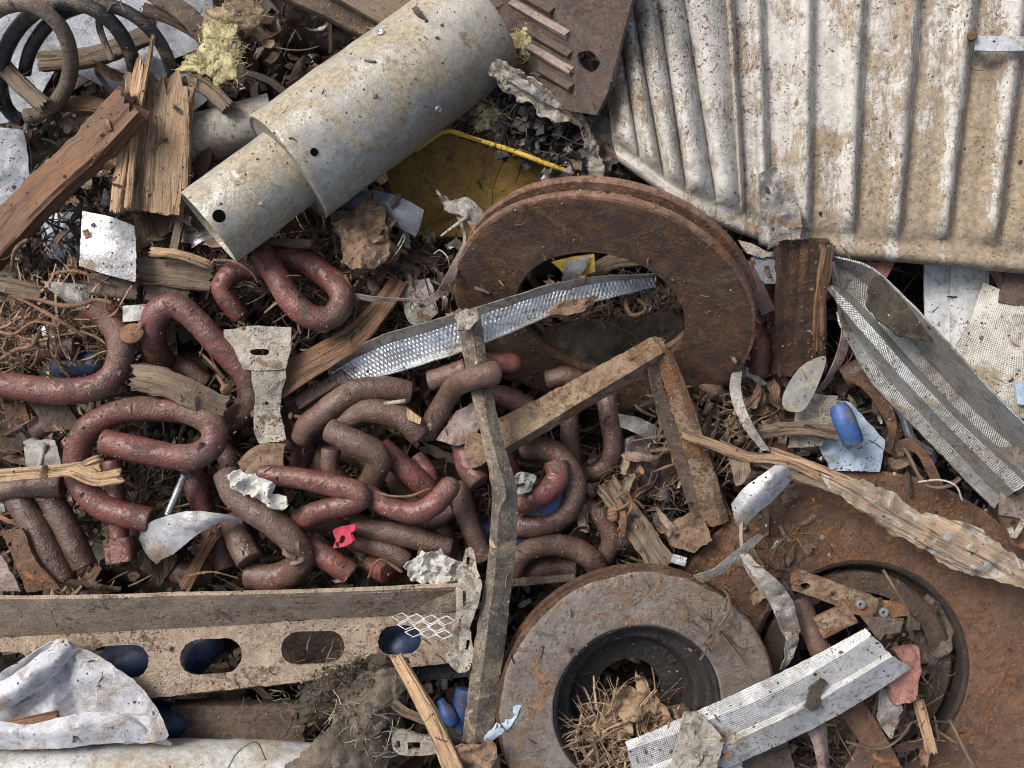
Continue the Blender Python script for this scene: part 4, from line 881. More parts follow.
WS = bpy.data.objects[[o.name for o in COL.objects if o.get('label', '').startswith('large crumpled white sheet')][0]]
patch('folded_edge', [[(-30, 716, 10), (30, 724, 18), (80, 712, 17), (125, 716, 13), (168, 736, 0)], [(-30, 730, 20), (40, 734, 25), (90, 724, 22), (130, 726, 17), (170, 739, 3)], [(-30, 748, 12), (40, 750, 18), (100, 744, 14), (140, 742, 9), (172, 744, -2)]], M['white_sheet'], 1.2, 50, 16, amp=5, ns=16, rag=3, parent=WS)
patch('folded_edge', [[(-30, 694, 6), (10, 676, 14), (44, 652, 12), (64, 640, 6)], [(-30, 706, 16), (14, 690, 22), (50, 664, 18), (68, 646, 8)], [(-30, 722, 8), (12, 706, 14), (54, 676, 12), (74, 652, 4)]], M['white_sheet'], 1.2, 40, 14, amp=5, ns=16, rag=3, parent=WS)
tag(board('brown_strip', [(-10, 730, 8), (20, 724, 14), (58, 716, 14)], 12, 3, M['wood_orange'], (4, 4), 1, seed=57), 'brown splinter lying in a fold of the white sheet', 'splinter')
tag(tube('white_pipe', [(-60, 788, -14), (100, 786, -14), (250, 786, -18), (326, 788, -22)], [46, 46, 45, 44], M['white_pipe'], seg=56, amp=.0012), 'soiled white pipe along the bottom left edge', 'pipe')
tag(tube('wire', [(228, 768, 22), (238, 752, 26), (256, 742, 26), (266, 760, 22)], .7, M['wire'], seg=6, amp=0), 'fine curved wire on the soiled white pipe', 'wire')
# ================================================================== chain links (every traced link is its own)
GRP = 'heavy cut chain links'
links = [
 # points, radius, material, label
 ([(264, 256, -2), (276, 276, 4), (292, 302, 8), (312, 317, 8), (331, 317, 4), (342, 302, 0), (337, 286, -6), (318, 270, -14), (298, 259, -18), (281, 258, -22)], 12.5, 0, 'clean red oval link under the narrow end of the big pipe'),
 ([(262, 270, -26), (245, 270, -24), (230, 275, -18), (222, 288, -16), (230, 303, -18), (240, 316, -24)], 10.5, 0, 'small bent link left of the clean oval one under the pipe'),
 ([(163, 362, -34), (154, 345, -18), (153, 323, -8), (163, 309, -4), (179, 307, -4), (198, 322, -4), (216, 343, -4), (233, 359, -8), (246, 376, -12), (250, 396, -20), (241, 414, -30), (222, 424, -40)], 13, 0, 'long hooked link with a white paint spot beside the slotted bracket'),
 ([(92, 308, -30), (108, 318, -14), (119, 335, -8), (121, 356, -4), (112, 377, -2), (91, 389, 0), (60, 391, 0), (27, 388, -4), (-15, 382, -8)], 13, 0, 'large hooked link under the tangle of rusty wire'),
 ([(105, 442, 2), (137, 449, 6), (175, 457, 8), (199, 455, 6), (213, 443, 2), (213, 426, -2), (193, 413, -4), (164, 409, -4), (131, 410, -6), (104, 418, -8), (84, 434, -10), (77, 458, -14), (80, 484, -14), (101, 506, -12), (123, 514, -10), (150, 520, -10)], 13, 0, 'widest open oval link at the left with both cut ends showing'),
 ([(226, 474, -8), (234, 494, 0), (250, 508, 4), (267, 519, 6), (289, 537, 6), (302, 555, 0), (293, 571, -8), (272, 578, -14), (250, 574, -20)], 14, 1, 'thick hook shaped link curling down to the edge of the channel'),
 ([(308, 548, -12), (330, 560, -8), (350, 574, -8)], 12, 0, 'short tapered link stub with a pale broken end above the channel'),
 ([(262, 474, -10), (285, 477, -4), (310, 480, 4), (336, 486, 8), (354, 491, 10), (361, 497, 10), (356, 502, 8), (346, 505, 6), (322, 511, 0), (297, 520, -10)], 11, 0, 'bright red link pinched into a sharp V'),
 ([(330, 430, 6), (345, 437, 10), (362, 445, 12), (374, 452, 10), (379, 462, 4), (373, 476, -8), (364, 492, -18)], 12, 1, 'squared off brown link standing above the V shaped one'),
 ([(331, 450, -14), (330, 468, -16), (342, 482, -24)], 10, 1, 'hidden inner limb of a link behind the squared off one'),
 ([(368, 494, -6), (380, 502, 0), (398, 510, 6), (418, 512, 10), (436, 502, 12), (449, 488, 8)], 11, 0, 'curved red link with a rounded end beside the black bar'),
 ([(302, 438, -26), (308, 426, -18), (322, 415, -10), (338, 402, -6), (358, 391, -6), (384, 389, -10), (408, 394, -18)], 12.5, 1, 'arched link directly below the torn end of the woven strip'),
 ([(344, 424, -14), (363, 411, -6), (388, 413, -4), (407, 421, -4), (420, 434, -8)], 13, 1, 'short arched link ending in a flat cut face with a yellow chip'),
 ([(382, 448, -20), (398, 462, -16), (415, 478, -16), (428, 490, -20)], 12, 0, 'slanting link behind the curved red one'),
 ([(416, 458, -30), (428, 472, -26), (433, 486, -26)], 9, 0, 'slim link limb wedged behind the curved red link'),
 ([(354, 524, -22), (378, 530, -18), (405, 536, -16), (430, 543, -16), (449, 549, -18)], 11.5, 1, 'nearly straight brown link above the crushed white plastic'),
 ([(352, 538, -30), (375, 545, -24), (393, 552, -22), (405, 561, -24)], 11, 1, 'short brown link under the straight one'),
 ([(370, 565, -34), (387, 573, -14)], 11, 0, 'round cut end of a link facing up by the channel'),
 ([(460, 432, -26), (464, 449, -20), (468, 466, -14), (479, 482, -8)], 12, 0, 'link with a cut face touching the black bar'),
 ([(458, 484, -36), (464, 508, -30), (473, 533, -28), (484, 558, -30)], 11, 1, 'drooping link partly behind the lower black bar'),
 ([(428, 434, -20), (439, 412, -8), (452, 390, 10), (470, 379, 46), (488, 374, 52), (494, 373, 50)], 11.5, 1, 'hooked link reaching over the kinked black bar'),
 ([(431, 381, -12), (448, 376, -8), (466, 369, -6)], 11, 1, 'short link stub left of the black bar below the woven strip'),
 ([(486, 362, -4), (500, 362, -2), (512, 363, -4)], 10.5, 0, 'rounded link end showing right of the black bar'),
 ([(514, 504, -22), (530, 500, -14), (546, 492, -6), (557, 478, -6), (556, 464, -10)], 12, 0, 'red finger like link end over the blue bottle'),
 ([(530, 448, -34), (545, 449, -28), (560, 457, -24), (572, 473, -22), (574, 495, -24), (564, 514, -28), (543, 524, -32), (516, 526, -38)], 12, 1, 'rounded brown link encircling the blue bottle'),
 ([(578, 505, -46), (594, 510, -42), (606, 524, -40), (611, 542, -42), (603, 558, -48), (588, 566, -54)], 11, 1, 'brown link above the rim of the bottom centre disc'),
 ([(513, 572, -44), (524, 553, -36), (548, 545, -30), (574, 548, -30), (592, 560, -34), (602, 576, -46)], 11.5, 1, 'low arched link above the rim of the bottom centre disc'),
 ([(607, 396, -52), (610, 420, -46), (613, 448, -46), (607, 466, -54), (590, 474, -60)], 11, 1, 'dim link hanging below the arm of the bent angle'),
 ([(570, 412, -58), (570, 436, -52), (572, 462, -56)], 10, 1, 'dim upright link limb behind the arm of the bent angle'),
 ([(520, 578, -60), (545, 566, -54), (575, 566, -54)], 12, 1, 'dark link lying below the low arched one'),
 ([(10, 488, -40), (32, 520, -32), (46, 548, -28), (64, 580, -30)], 14, 1, 'dark slanting link at the lower left above the channel'),
 ([(52, 500, -40), (68, 530, -36), (84, 566, -36)], 13, 1, 'second dark slanting link left of the square headed bolt'),
 ([(-15, 492, -30), (20, 488, -28), (62, 486, -30)], 12, 1, 'dark link passing beneath the fork ended splinter'),
 ([(190, 466, -40), (196, 486, -34), (204, 510, -38)], 12, 0, 'dim red link behind the curled shiny strip'),
 ([(232, 520, -30), (240, 540, -18), (250, 560, -8)], 14, 1, 'thick link stub with a round cut face below the curled shiny strip'),
 ([(36, 352, -36), (56, 349, -30), (76, 347, -26)], 11, 1, 'link stub with a flat cut face inside the rusty wire tangle'),
 ([(290, 410, -56), (320, 400, -50), (346, 384, -46)], 13, 1, 'shaded link under the orange slat'),
 ([(292, 446, -58), (306, 420, -52), (330, 404, -52)], 12, 1, 'shaded link to the right of the perforated bracket foot'),
 ([(400, 520, -44), (432, 520, -40), (452, 508, -40)], 11, 1, 'shaded link below the curved red one'),
 ([(548, 380, -44), (566, 376, -40), (584, 382, -44)], 10, 1, 'link end under the upper arm of the bent angle by the disc'),
 ([(478, 400, -60), (500, 396, -60), (530, 408, -62)], 12, 1, 'dim link right of the black bar above the bent angle'),
 ([(845, 378, -30), (868, 368, -24), (895, 380, -30)], 12, 1, 'link end beside the rotten timber block at the right'),
 ([(752, 330, -30), (762, 345, -26), (760, 372, -34)], 11, 0, 'purplish link tucked at the right rim of the upper disc'),
 ([(210, 500, -55), (214, 530, -50), (226, 566, -52)], 13, 1, 'deep shaded link under the curled shiny strip'),
 ([(150, 560, -60), (180, 572, -56), (214, 574, -56)], 13, 1, 'deep shaded link lying along the channel edge'),
 ([(318, 470, -58), (330, 452, -50), (352, 452, -50), (372, 470, -54), (362, 492, -60)], 12, 1, 'shaded link filling the gap under the squared off one'),
 ([(392, 470, -52), (410, 500, -46), (440, 530, -46), (452, 560, -50)], 12, 1, 'shaded link running beneath the curved red one toward the channel'),
 ([(262, 430, -56), (282, 424, -50), (304, 440, -50), (300, 466, -56)], 12, 0, 'shaded link bending round behind the brown board wedge'),
 ([(200, 440, -54), (226, 452, -48), (232, 480, -50)], 12, 1, 'shaded link between the widest open link and the thick hook'),
 ([(118, 558, -54), (134, 540, -48), (158, 536, -50)], 12, 1, 'shaded link under the left end of the curled shiny strip'),
 ([(300, 520, -54), (330, 524, -46), (352, 540, -50)], 12, 1, 'shaded link behind the cerise clip'),
 ([(424, 590, -60), (440, 568, -50), (462, 560, -50), (470, 582, -56)], 11, 1, 'shaded link behind the crushed plastic at the channel end'),
 ([(480, 460, -50), (500, 452, -44), (512, 476, -50)], 11, 0, 'shaded link between the black bar and the rounded brown one'),
 ([(150, 372, -50), (180, 366, -46), (206, 384, -50)], 11, 1, 'shaded link under the split grey brown root'),
 ([(36, 430, -46), (58, 420, -40), (80, 426, -44)], 11, 1, 'shaded link above the grey stony lump'),
 ([(330, 300, -60), (356, 330, -58), (380, 352, -60)], 12, 1, 'shaded link left of the orange slat under debris'),
]
for i, (p, r, mi, lab) in enumerate(links):
    if lab.startswith('shaded link left of the orange slat'): continue
    o = tube('chain_link', p, r, M['chain_brown' if mi else 'chain'], seg=22, step=.003, amp=.0010, seed=i + 1.0, ends='cut' if i not in (0, 10, 22, 24) else 'round')
    tag(o, lab, 'chain link', GRP)
# square headed bolt
t = empty('square_bolt', P(118, 500, -20), 'pinkish square headed bolt standing through the widest open link', 'bolt')
tube('shank', [(112, 462, -26), (116, 500, -22), (120, 540, -18)], 10, M['chain'], t, seg=20)
board('head', [(119, 538, -16), (122, 562, -14)], 26, 22, M['chain'], (.5, .5), .6, parent=t)
# threaded bolt
def threaded(name, a, b, r, mat, label, head=None, pitch=1.6):
    A, B = P(*a), P(*b); L = (B - A).length * 1000; Mx = frame_at(A, B - A)
    t = empty(name, A, label, 'bolt' if head else 'threaded rod')
    prof = [(.2, 0)]; h = 0
    while h < L: prof += [(r * .84, h), (r, h + pitch / 2)]; h += pitch
    prof += [(r * .8, L), (.2, L)]
    lathe('thread', prof, Mx, mat, 20, t, smooth=25)
    if head: lathe('head', densep([(.2, -4), (head * .7, -3.6), (head, -2), (head, .2), (.2, .2)], 4), Mx, mat, 24, t)
    return t
threaded('threaded_rod', (185, 474, -4), (168, 514, -14), 4, M['zinc'], 'bright threaded rod beside the widest open link')
threaded('screw', (384, 404, 4), (405, 401, 4), 2.4, M['strap'], 'pale screw lying on the short arched link', head=None)
threaded('screw', (226, 389, 2), (218, 376, -16), 2.4, M['wire'], 'rusty nail screw with a round head beside the split grey root', head=6)
threaded('screw', (132, 334, 6), (138, 346, -14), 3, M['wire'], 'broad headed screw in front of the white tag', head=11.5)
threaded('screw', (46, 444, -30), (40, 466, -34), 3, M['galv_dull'], 'dull screw above the fork ended splinter', head=None)
threaded('screw', (292, 416, -24), (312, 418, -26), 2, M['wire'], 'small rusty screw right of the bracket foot', head=4)
threaded('screw', (430, 426, -6), (424, 424, -10), 4, M['strap'], 'pale bolt tip by the cut face of the short arched link', head=5)
# ================================================================== left side pieces
tag(patch('curved_plate', [[(82, 211, -8), (108, 216, -2), (134, 226, -6)], [(81, 240, 6), (108, 246, 10), (136, 252, 6)], [(79, 266, 6), (108, 275, 8), (136, 282, 6)]], M['alu'], 2, 26, 26, amp=1.5, rag=1), 'shiny curved aluminium plate below the split plank', 'metal plate')
tag(board('dark_block', [(92, 284, -18), (140, 290, -18)], 22, 16, M['brown_iron'], (2, 2), 1, seed=61), 'dark block under the shiny curved plate', 'block')
tag(patch('grey_flap', [[(40, 281, -20), (66, 283, -14), (88, 285, -18)], [(56, 295, -16), (76, 298, -10), (90, 301, -16)], [(74, 308, -16), (86, 310, -12), (92, 311, -16)]], M['torn_metal'], 1.5, 16, 12, amp=3, rag=2), 'grey flap of sheet above the rusty wire tangle', 'metal sheet')
tag(board('squared_bar', [(-20, 280, -12), (20, 288, -14), (42, 294, -18)], 16, 12, M['wood_grey'], (2, 3), 1, seed=62), 'dirty squared bar at the left edge above the wire tangle', 'bar')
tag(board('carton_piece', [(140, 272, -20), (180, 275, -18), (212, 279, -22)], 27, 12, M['wood_grey'], (4, 5), 1.6, seed=63), 'dark brown broken board right of the shiny curved plate', 'wood board')
tag(board('carton_piece', [(146, 290, -22), (190, 296, -24)], 22, 10, M['brown_iron'], (3, 3), 1.6, seed=64), 'lower brown block with a square hole beside the hooked link', 'block')
tag(board('split_root', [(138, 377, -2), (170, 384, 6), (206, 402, 0), (224, 410, -6)], 26, 14, M['wood_grey'], (10, 10), 3.6, seed=65), 'split grey brown root lying across the long hooked link', 'wood chunk')
tag(board('splinter', [(152, 252, 0), (176, 254, 4), (208, 264, -4)], 9, 4, M['wood_fresh'], (6, 8), 1.6, seed=66), 'pale frayed splinter on top of the dark brown board', 'splinter')
t = empty('forked_splinter', P(60, 470, 0), 'fresh pale splinter with a forked end at the left edge', 'splinter')
board('shaft', [(-20, 477, 10), (30, 473, 14), (78, 469, 18), (100, 466, 18)], 12, 6, M['wood_fresh'], (3, 4), 1, seed=67, parent=t)
board('prong', [(72, 469, 18), (96, 479, 20), (119, 476, 20)], 14, 5, M['wood_fresh'], (3, 8), 1, seed=68, parent=t)
board('prong', [(84, 464, 20), (92, 460, 22), (98, 458, 22)], 6, 4, M['wood_fresh'], (2, 4), .6, seed=69, parent=t)
tag(patch('curled_strip', [[(138, 538, -22), (144, 527, -4), (160, 518, 8), (190, 511, 14), (222, 514, 10), (242, 519, 0)], [(147, 556, -16), (152, 549, 2), (170, 536, 12), (196, 523, 16), (222, 518, 10), (242, 521, -2)], [(156, 565, -20), (162, 560, -2), (176, 552, 10), (200, 533, 14), (222, 522, 8), (242, 523, -4)]], M['torn_pink'] if 0 else M['alu'], 1.4, 44, 14, amp=2.5, rag=1), 'curled shiny metal strip below the widest open link', 'metal strip')
tag(patch('white_tag', [[(123, 306, -2), (134, 305, 2), (146, 304, 0)], [(123, 322, 0), (134, 321, 3), (144, 320, 0)]], M['paper'], 1, 8, 8, amp=1), 'white tag behind the broad headed screw', 'tag')
tag(plate('rusted_offcut', [(0, 532), (22, 528), (36, 560), (60, 588), (28, 592), (14, 560)], -10, M['rust_orange'], 4, amp=3, rag=1.2, step=4, holes=[smooth_poly([(10, 542), (13, 545), (10, 547), (8, 545)])]), 'orange tinged metal strip with a small hole at the lower left', 'metal strip')
tag(plate('rusted_offcut', [(-20, 552), (2, 556), (22, 590), (-20, 592)], -6, M['torn_pink'], 3, amp=4, rag=1.5, step=4), 'pinkish metal scrap at the left edge above the channel', 'metal scrap')
tag(plate('stone_block', [(24, 440), (56, 440), (62, 468), (26, 466)], -34, M['galv_dull'], 12, amp=5, rag=2, step=4), 'grey stony lump above the fork ended splinter', 'stone')
tag(plate('rusted_offcut', [(32, 402), (66, 398), (80, 428), (46, 432)], -24, M['brown_iron'], 5, amp=4, rag=1.5, step=4), 'brown plate scrap between the two biggest left links', 'metal scrap')
tag(plate('rusted_offcut', [(2, 404), (26, 402), (30, 420), (12, 428)], -26, M['rust'], 4, amp=4, rag=1.5, step=4), 'small rusted scrap at the left edge below the hooked link', 'metal scrap')
tag(plate('rusted_offcut', [(146, 556), (170, 530), (178, 560), (160, 586)], -44, M['wood_dark'], 6, amp=4, rag=2, step=4), 'dark splintered scrap under the curled shiny strip', 'scrap')
tag(board('splinter', [(185, 588, -34), (200, 560, -30), (214, 536, -34)], 12, 7, M['wood_brown'], (6, 6), 2, seed=70), 'brown splinter left of the round faced link stub', 'splinter')
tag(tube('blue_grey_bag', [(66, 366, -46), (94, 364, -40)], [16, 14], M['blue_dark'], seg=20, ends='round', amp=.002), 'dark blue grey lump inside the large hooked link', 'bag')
# slotted bracket
t = empty('slotted_bracket', P(262, 380, 0), 'pale crusted bracket with a slot and a hanging perforated foot', 'bracket')
plate('bracket_plate', [(224, 330), (252, 326), (291, 327), (292, 345), (286, 369), (262, 371), (228, 368)], lambda x, y: 0 + (x - 225) * .08, M['strap'], 2.5, holes=[smooth_poly([(251, 350), (266, 349), (269, 352), (266, 355), (253, 355)], 3)], amp=2, rag=.8, step=3.5, parent=t)
plate('bracket_foot', smooth_poly([(252, 368), (286, 368), (282, 390), (280, 414), (286, 439), (270, 442), (258, 443), (253, 420), (255, 395)], 2), lambda x, y: -2 - (y - 368) * .15 + 4 * math.sin(y / 14), M['strap'], 2.5, holes=[smooth_poly([(265, 402), (268, 402), (268, 405), (265, 405)])], amp=2, rag=.5, step=3.5, parent=t)
tag(board('orange_lath', [(246, 402, -20), (300, 370, -12), (352, 338, -14), (382, 306, -20), (400, 280, -30)], 27, 6, M['wood_orange'], (3, 6), 1.2, seed=72, taper=(1.3, .7)), 'rusty orange flat slat running up right from the bracket', 'slat')
tag(board('dark_bar', [(298, 404, -34), (345, 374, -30)], 13, 8, M['chain_brown'], (2, 2), .8, seed=73), 'dark red bar just under the orange slat', 'bar')
tag(plate('mouldy_block', [(341, 210), (362, 206), (386, 208), (388, 236), (390, 258), (374, 270), (350, 268), (341, 262)], lambda x, y: -2, M['board_brown'], 16, amp=16, ns=45, rag=2, step=3.5), 'crumbling brown block right of the narrow pipe end', 'block')
tag(patch('bent_tab', [[(344, 196, -24), (372, 190, -18), (402, 198, -12), (424, 210, -14)], [(340, 206, -24), (370, 200, -14), (400, 214, -8), (420, 226, -14)], [(350, 218, -30), (372, 214, -20), (396, 226, -14), (416, 237, -20)]], M['grey_sheet'], 1.5, 24, 12, amp=1), 'bluish bent metal tab behind the crumbling brown block', 'metal tab')
tag(patch('twisted_strap', [[(345, 288, -6), (352, 293, -2), (375, 297, 4), (405, 299, 6), (428, 298, 8), (440, 286, 12), (452, 262, 12), (463, 240, 12), (455, 215, 10), (442, 196, 4)], [(346, 290, -8), (355, 298, -4), (378, 302, 0), (405, 301, 4), (432, 303, 6), (452, 282, 8), (460, 262, 10), (466, 240, 14), (459, 214, 12), (446, 196, 6)]], M['torn_pink'], 1.2, 80, 8, amp=2, ns=30), 'thin twisted pinkish strap looping left of the upper disc', 'metal strap')
tag(plate('torn_clip', [(436, 190), (450, 200), (468, 198), (482, 210), (486, 234), (476, 236), (468, 220), (454, 214), (444, 208)], 16, M['torn_metal'], 1.5, amp=12, ns=35, rag=2, step=3), 'torn grey clip beside the left rim of the upper disc', 'metal clip')
tag(tube('nail', [(441, 236, 16), (468, 216, 22)], [1, 2.2], M['strap'], seg=8, amp=.0001), 'pale nail pointing at the torn grey clip', 'nail')
for nm, pts, lab in (('wire', [(391, 260, -10), (400, 248, -4), (405, 238, 0), (404, 234, 0), (398, 246, -2)], 'thin looped wire hanging under the bluish bent tab'),
                     ('wire', [(434, 254, -20), (440, 250, -14), (448, 258, -10), (450, 268, -18)], 'small wire hook left of the upper disc')):
    tag(tube(nm, pts, .8, M['strap'], seg=6, amp=0), lab, 'wire')
tag(plate('carton_flake', [(404, 282), (428, 278), (434, 290), (438, 312), (424, 328), (408, 322), (403, 300)], -34, M['torn_metal'], 2, amp=6, rag=2, step=4), 'grey flake of sheet below the twisted strap', 'metal flake')
tag(board('carton_wedge', [(246, 470, -10), (262, 456, -8), (284, 456, -10)], 22, 10, M['board_brown'], (4, 4), 2.2, seed=75), 'brown wedge of crusted board left of the bright red V link', 'wood block')
tag(board('gnarled_twig', [(258, 240, -16), (290, 244, -10), (312, 244, -6)], 8, 8, M['wood_grey'], (2, 2), 1.5, seed=76), 'knotty brown twig under the edge of the big pipe', 'twig')
tag(plate('crushed_plastic', [(226, 474), (240, 470), (258, 476), (276, 484), (272, 494), (286, 496), (290, 506), (276, 510), (262, 500), (244, 496), (232, 488)], 16, M['paper'], 1, amp=9, ns=60, rag=3, step=2.5), 'torn white and pale blue plastic scrap on the thick hooked link', 'plastic scrap')
tag(plate('crushed_plastic', [(404, 566), (420, 552), (440, 548), (456, 560), (474, 566), (476, 582), (440, 584), (410, 580)], 0, M['paper'], 1, amp=14, ns=55, rag=4, step=2.5, seed=3), 'crushed white plastic at the right end of the channel lip', 'plastic scrap')
tag(plate('plastic_clip', smooth_poly([(332, 531), (340, 527), (350, 525), (355, 524), (355, 530), (350, 534), (353, 541), (346, 546), (333, 548), (336, 540)], 2), lambda x, y: 2 + (x - 343) * .9, M['cerise'], 3, holes=[smooth_poly([(341, 536), (345, 537), (343, 543), (339, 543)])], amp=4, step=2.5), 'small cerise plastic clip among the chain links', 'plastic clip')
tag(plate('chip', [(406, 407), (421, 418), (420, 424), (408, 420)], 10, M['wood_fresh'], 2, amp=1, rag=.6, step=3), 'yellowish chip on the cut face of the short arched link', 'chip')
tag(plate('scrap_metal', [(436, 440), (456, 412), (474, 402), (482, 420), (474, 440), (456, 446)], lambda x, y: 2 + (y - 420) * -.2, M['torn_pink'], 2, amp=8, ns=20, rag=1, step=3.5), 'smooth pinkish flap left of the kinked black bar', 'metal flap')
tag(plate('crumbly_lump', [(468, 432), (486, 436), (488, 462), (472, 468), (464, 450)], 4, M['board_brown'], 12, amp=8, rag=2, step=3.5), 'crumbly brown lump behind the black bar by the bent angle', 'lump')
tag(plate('crushed_plastic', [(514, 478), (524, 472), (536, 476), (532, 490), (516, 494)], -2, M['paper'], 2, amp=9, ns=90, rag=2, step=2.5), 'small pale crumb of plastic left of the red finger like link', 'plastic scrap')
tag(tube('blue_bottle', [(528, 514, -44), (552, 504, -36), (566, 486, -36)], [13, 15, 14], M['blue'], seg=26, ends='round'), 'blue bottle ringed by the rounded brown link', 'bottle')
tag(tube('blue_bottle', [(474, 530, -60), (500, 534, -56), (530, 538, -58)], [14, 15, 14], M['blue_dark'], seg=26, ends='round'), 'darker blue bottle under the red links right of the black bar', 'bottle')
# expanded metal and perforated strap
t = empty('expanded_mesh', P(420, 625, 12), 'white expanded metal scrap sticking out over the channel', 'expanded metal')
o_, ex, ey = (392, 629), (13.5, -2.2), (8.5, 7.5)
segs = []
for i in range(4):
    for j in range(3):
        x = 400 + i * 15 + j * 7.5 - (2 if j else 0); y = 617 + j * 7.5 + i * 1.0
        if x > 450: continue
        for a, b in (((x - 8, y), (x + 2, y - 4)), ((x + 2, y - 4), (x + 10, y + 1)), ((x + 10, y + 1), (x + 0, y + 5)), ((x + 0, y + 5), (x - 8, y))):
            segs.append((a, b))
Vm, Fm, Um = [], [], []
for a, b in segs:
    v_, f_, u_ = tube_mesh([P(*a, 4 + (a[0] - 392) * .35), P((a[0] + b[0]) / 2, (a[1] + b[1]) / 2, 5 + ((a[0] + b[0]) / 2 - 392) * .35), P(*b, 4 + (b[0] - 392) * .35)], .58, seg=6, amp=.0002)
    k_ = len(Vm); Vm += v_; Um += u_; Fm += [tuple(i + k_ for i in f) for f in f_]
link('strand_lattice', Vm, Fm, M['mesh_white'], Um, t)
tag(plate('perforated_strap', smooth_poly([(466, 548), (474, 550), (476, 566), (482, 584), (478, 606), (470, 628), (474, 650), (470, 668), (458, 672), (446, 654), (450, 634), (456, 610), (456, 588), (462, 568)], 2), lambda x, y: 24 + 8 * math.sin(y / 18), M['strap'], 1.6, amp=7, ns=22, rag=1, step=3,
   holes=[[(467, 556), (470, 557), (469, 565), (466, 564)], [(463, 590), (466, 590), (466, 606), (463, 606)], [(459, 618), (462, 618), (461, 628), (458, 627)], [(455, 640), (458, 640), (460, 652), (457, 652)], [(467, 639), (470, 640), (468, 650), (466, 648)]]), 'crusted perforated strap hanging just left of the black bar', 'metal strap')
tag(patch('rag_flap', [[(422, 604, 6), (438, 596, 14), (456, 590, 16)], [(424, 616, 6), (440, 612, 14), (460, 610, 16)]], M['fleece'], 2, 16, 10, amp=8, rag=4), 'dusty rag flap behind the perforated strap', 'rag')
# lower centre
tag(board('broken_splinter', [(397, 657, 12), (418, 694, 22), (440, 738, 26), (462, 790, 26)], 17, 9, M['wood_fresh'], (10, 4), 1.8, seed=80, taper=(.7, 1.2)), 'fresh orange broken splinter pointing up at the channel', 'splinter')
tag(board('broken_splinter', [(384, 694, 4), (405, 712, 10), (436, 724, 10), (458, 738, 6)], 9, 3, M['wood_grey'], (4, 4), 1, seed=81, roll=50), 'flat greyish splinter crossing under the fresh orange one', 'splinter')
t = tag(plate('hinge_scrap', smooth_poly([(393, 734), (402, 730), (422, 736), (440, 738), (440, 752), (420, 756), (398, 754), (392, 744)], 2), 4, M['strap'], 5, holes=[smooth_poly([(396, 741), (400, 741), (400, 748), (396, 748)]), [(408, 742), (420, 742), (420, 750), (408, 750)]], amp=2, step=3), 'small pale hinge behind the fresh orange splinter', 'hinge')
def cloth(name, rows, mat, label, amp=14, seed=1, ns=16):
    tag(patch(name, rows, mat, 4, 50, 40, amp=amp, ns=ns, rag=8, seed=seed, smooth=60), label, 'fleece rag')
cloth('fleece_rag', [[(330, 700, -20), (350, 688, 0), (380, 668, 6), (402, 664, -4)], [(330, 735, -14), (355, 718, 16), (378, 700, 20), (404, 690, 0)], [(310, 775, -10), (350, 752, 14), (378, 736, 14), (400, 720, -6)]], M['fleece'], 'muddy grey fleece lump below the channel', 18, 2)
cloth('fleece_rag', [[(255, 792, 20), (290, 768, 30), (322, 732, 26), (352, 710, 8)], [(280, 800, 14), (318, 782, 34), (352, 754, 26), (372, 722, 6)], [(330, 810, 4), (360, 790, 14), (385, 768, 8), (392, 740, -8)]], M['fleece'], 'folded edge of muddy fleece over the soiled white pipe', 12, 5)
cloth('fibre_mat', [[(296, 690, -34), (330, 672, -18), (372, 656, -8), (412, 664, -20)], [(300, 706, -34), (335, 694, -20), (372, 672, -10), (408, 676, -26)], [(300, 724, -40), (330, 714, -34), (360, 700, -26), (400, 690, -34)]], M['felt'], 'dark matted fibre clump hanging from the channel edge', 16, 7, 28)
scatter('fibre', 300, (352, 688, 50, 28), z=-14, dz=.02, size=.4, cols=[(.08, .065, .045), (.12, .1, .07), (.05, .04, .028)], curl=1.1)
scatter('crumb', 300, (345, 690, 46, 26), z=-22, dz=.018, size=.5, cols=[(.08, .065, .045), (.05, .04, .03), (.14, .11, .08)])
scatter('fibre', 130, (360, 735, 36, 34), z=14, dz=.01, size=.5, cols=[(.28, .25, .2), (.18, .15, .11)], curl=1.1)
tag(patch('bluish_film', [[(478, 742, 10), (492, 728, 14), (512, 706, 16), (521, 702, 14)], [(490, 744, 10), (500, 736, 14), (514, 722, 16), (522, 704, 14)]], M['light_blue'], .8, 20, 8, amp=4, ns=40, rag=2), 'pale bluish film scrap on the left of the bottom centre disc', 'plastic film')
tag(plate('leaf', smooth_poly([(456, 742), (470, 740), (490, 736), (500, 752), (498, 772), (476, 782), (450, 775)], 2), 16, M['board_brown'], 1.2, amp=24, ns=25, rag=3, step=3), 'curled brown leaf at the foot of the black bar', 'dry leaf')
# ================================================================== things in and around the lower discs
def leafy(x, y, r, z, lab, seed, mat='wood_grey'):
    tag(plate('dry_leaf', smooth_poly([(x - r, y + r * .6), (x - r * .5, y - r * .7), (x + r * .2, y - r * .3), (x + r * .1, y - r * 1.2), (x + r * .8, y - r * .4), (x + r, y + r * .7), (x, y + r)], 3), z, M[mat], .9, amp=26, ns=32, rag=3, step=2.6, seed=seed), lab, 'dry leaf', 'dry leaves inside the bottom centre disc')
M['leaf'] = grunge('dry_leaf', (.36, .25, .15), (.24, .16, .09), rust=(.16, .10, .06), rust_amt=.3, dirt=(.40, .31, .21), dirt_amt=.3, specks=.2, rough=.85, bump=.8)
leafy(632, 696, 22, 2, 'upright curled dry leaf in the middle of the disc hub', 3, 'leaf'); leafy(612, 716, 20, -8, 'crumpled dry leaf left of the upright curled one', 5, 'leaf'); leafy(650, 714, 20, -10, 'crumpled dry leaf right of the upright curled one', 9, 'leaf')
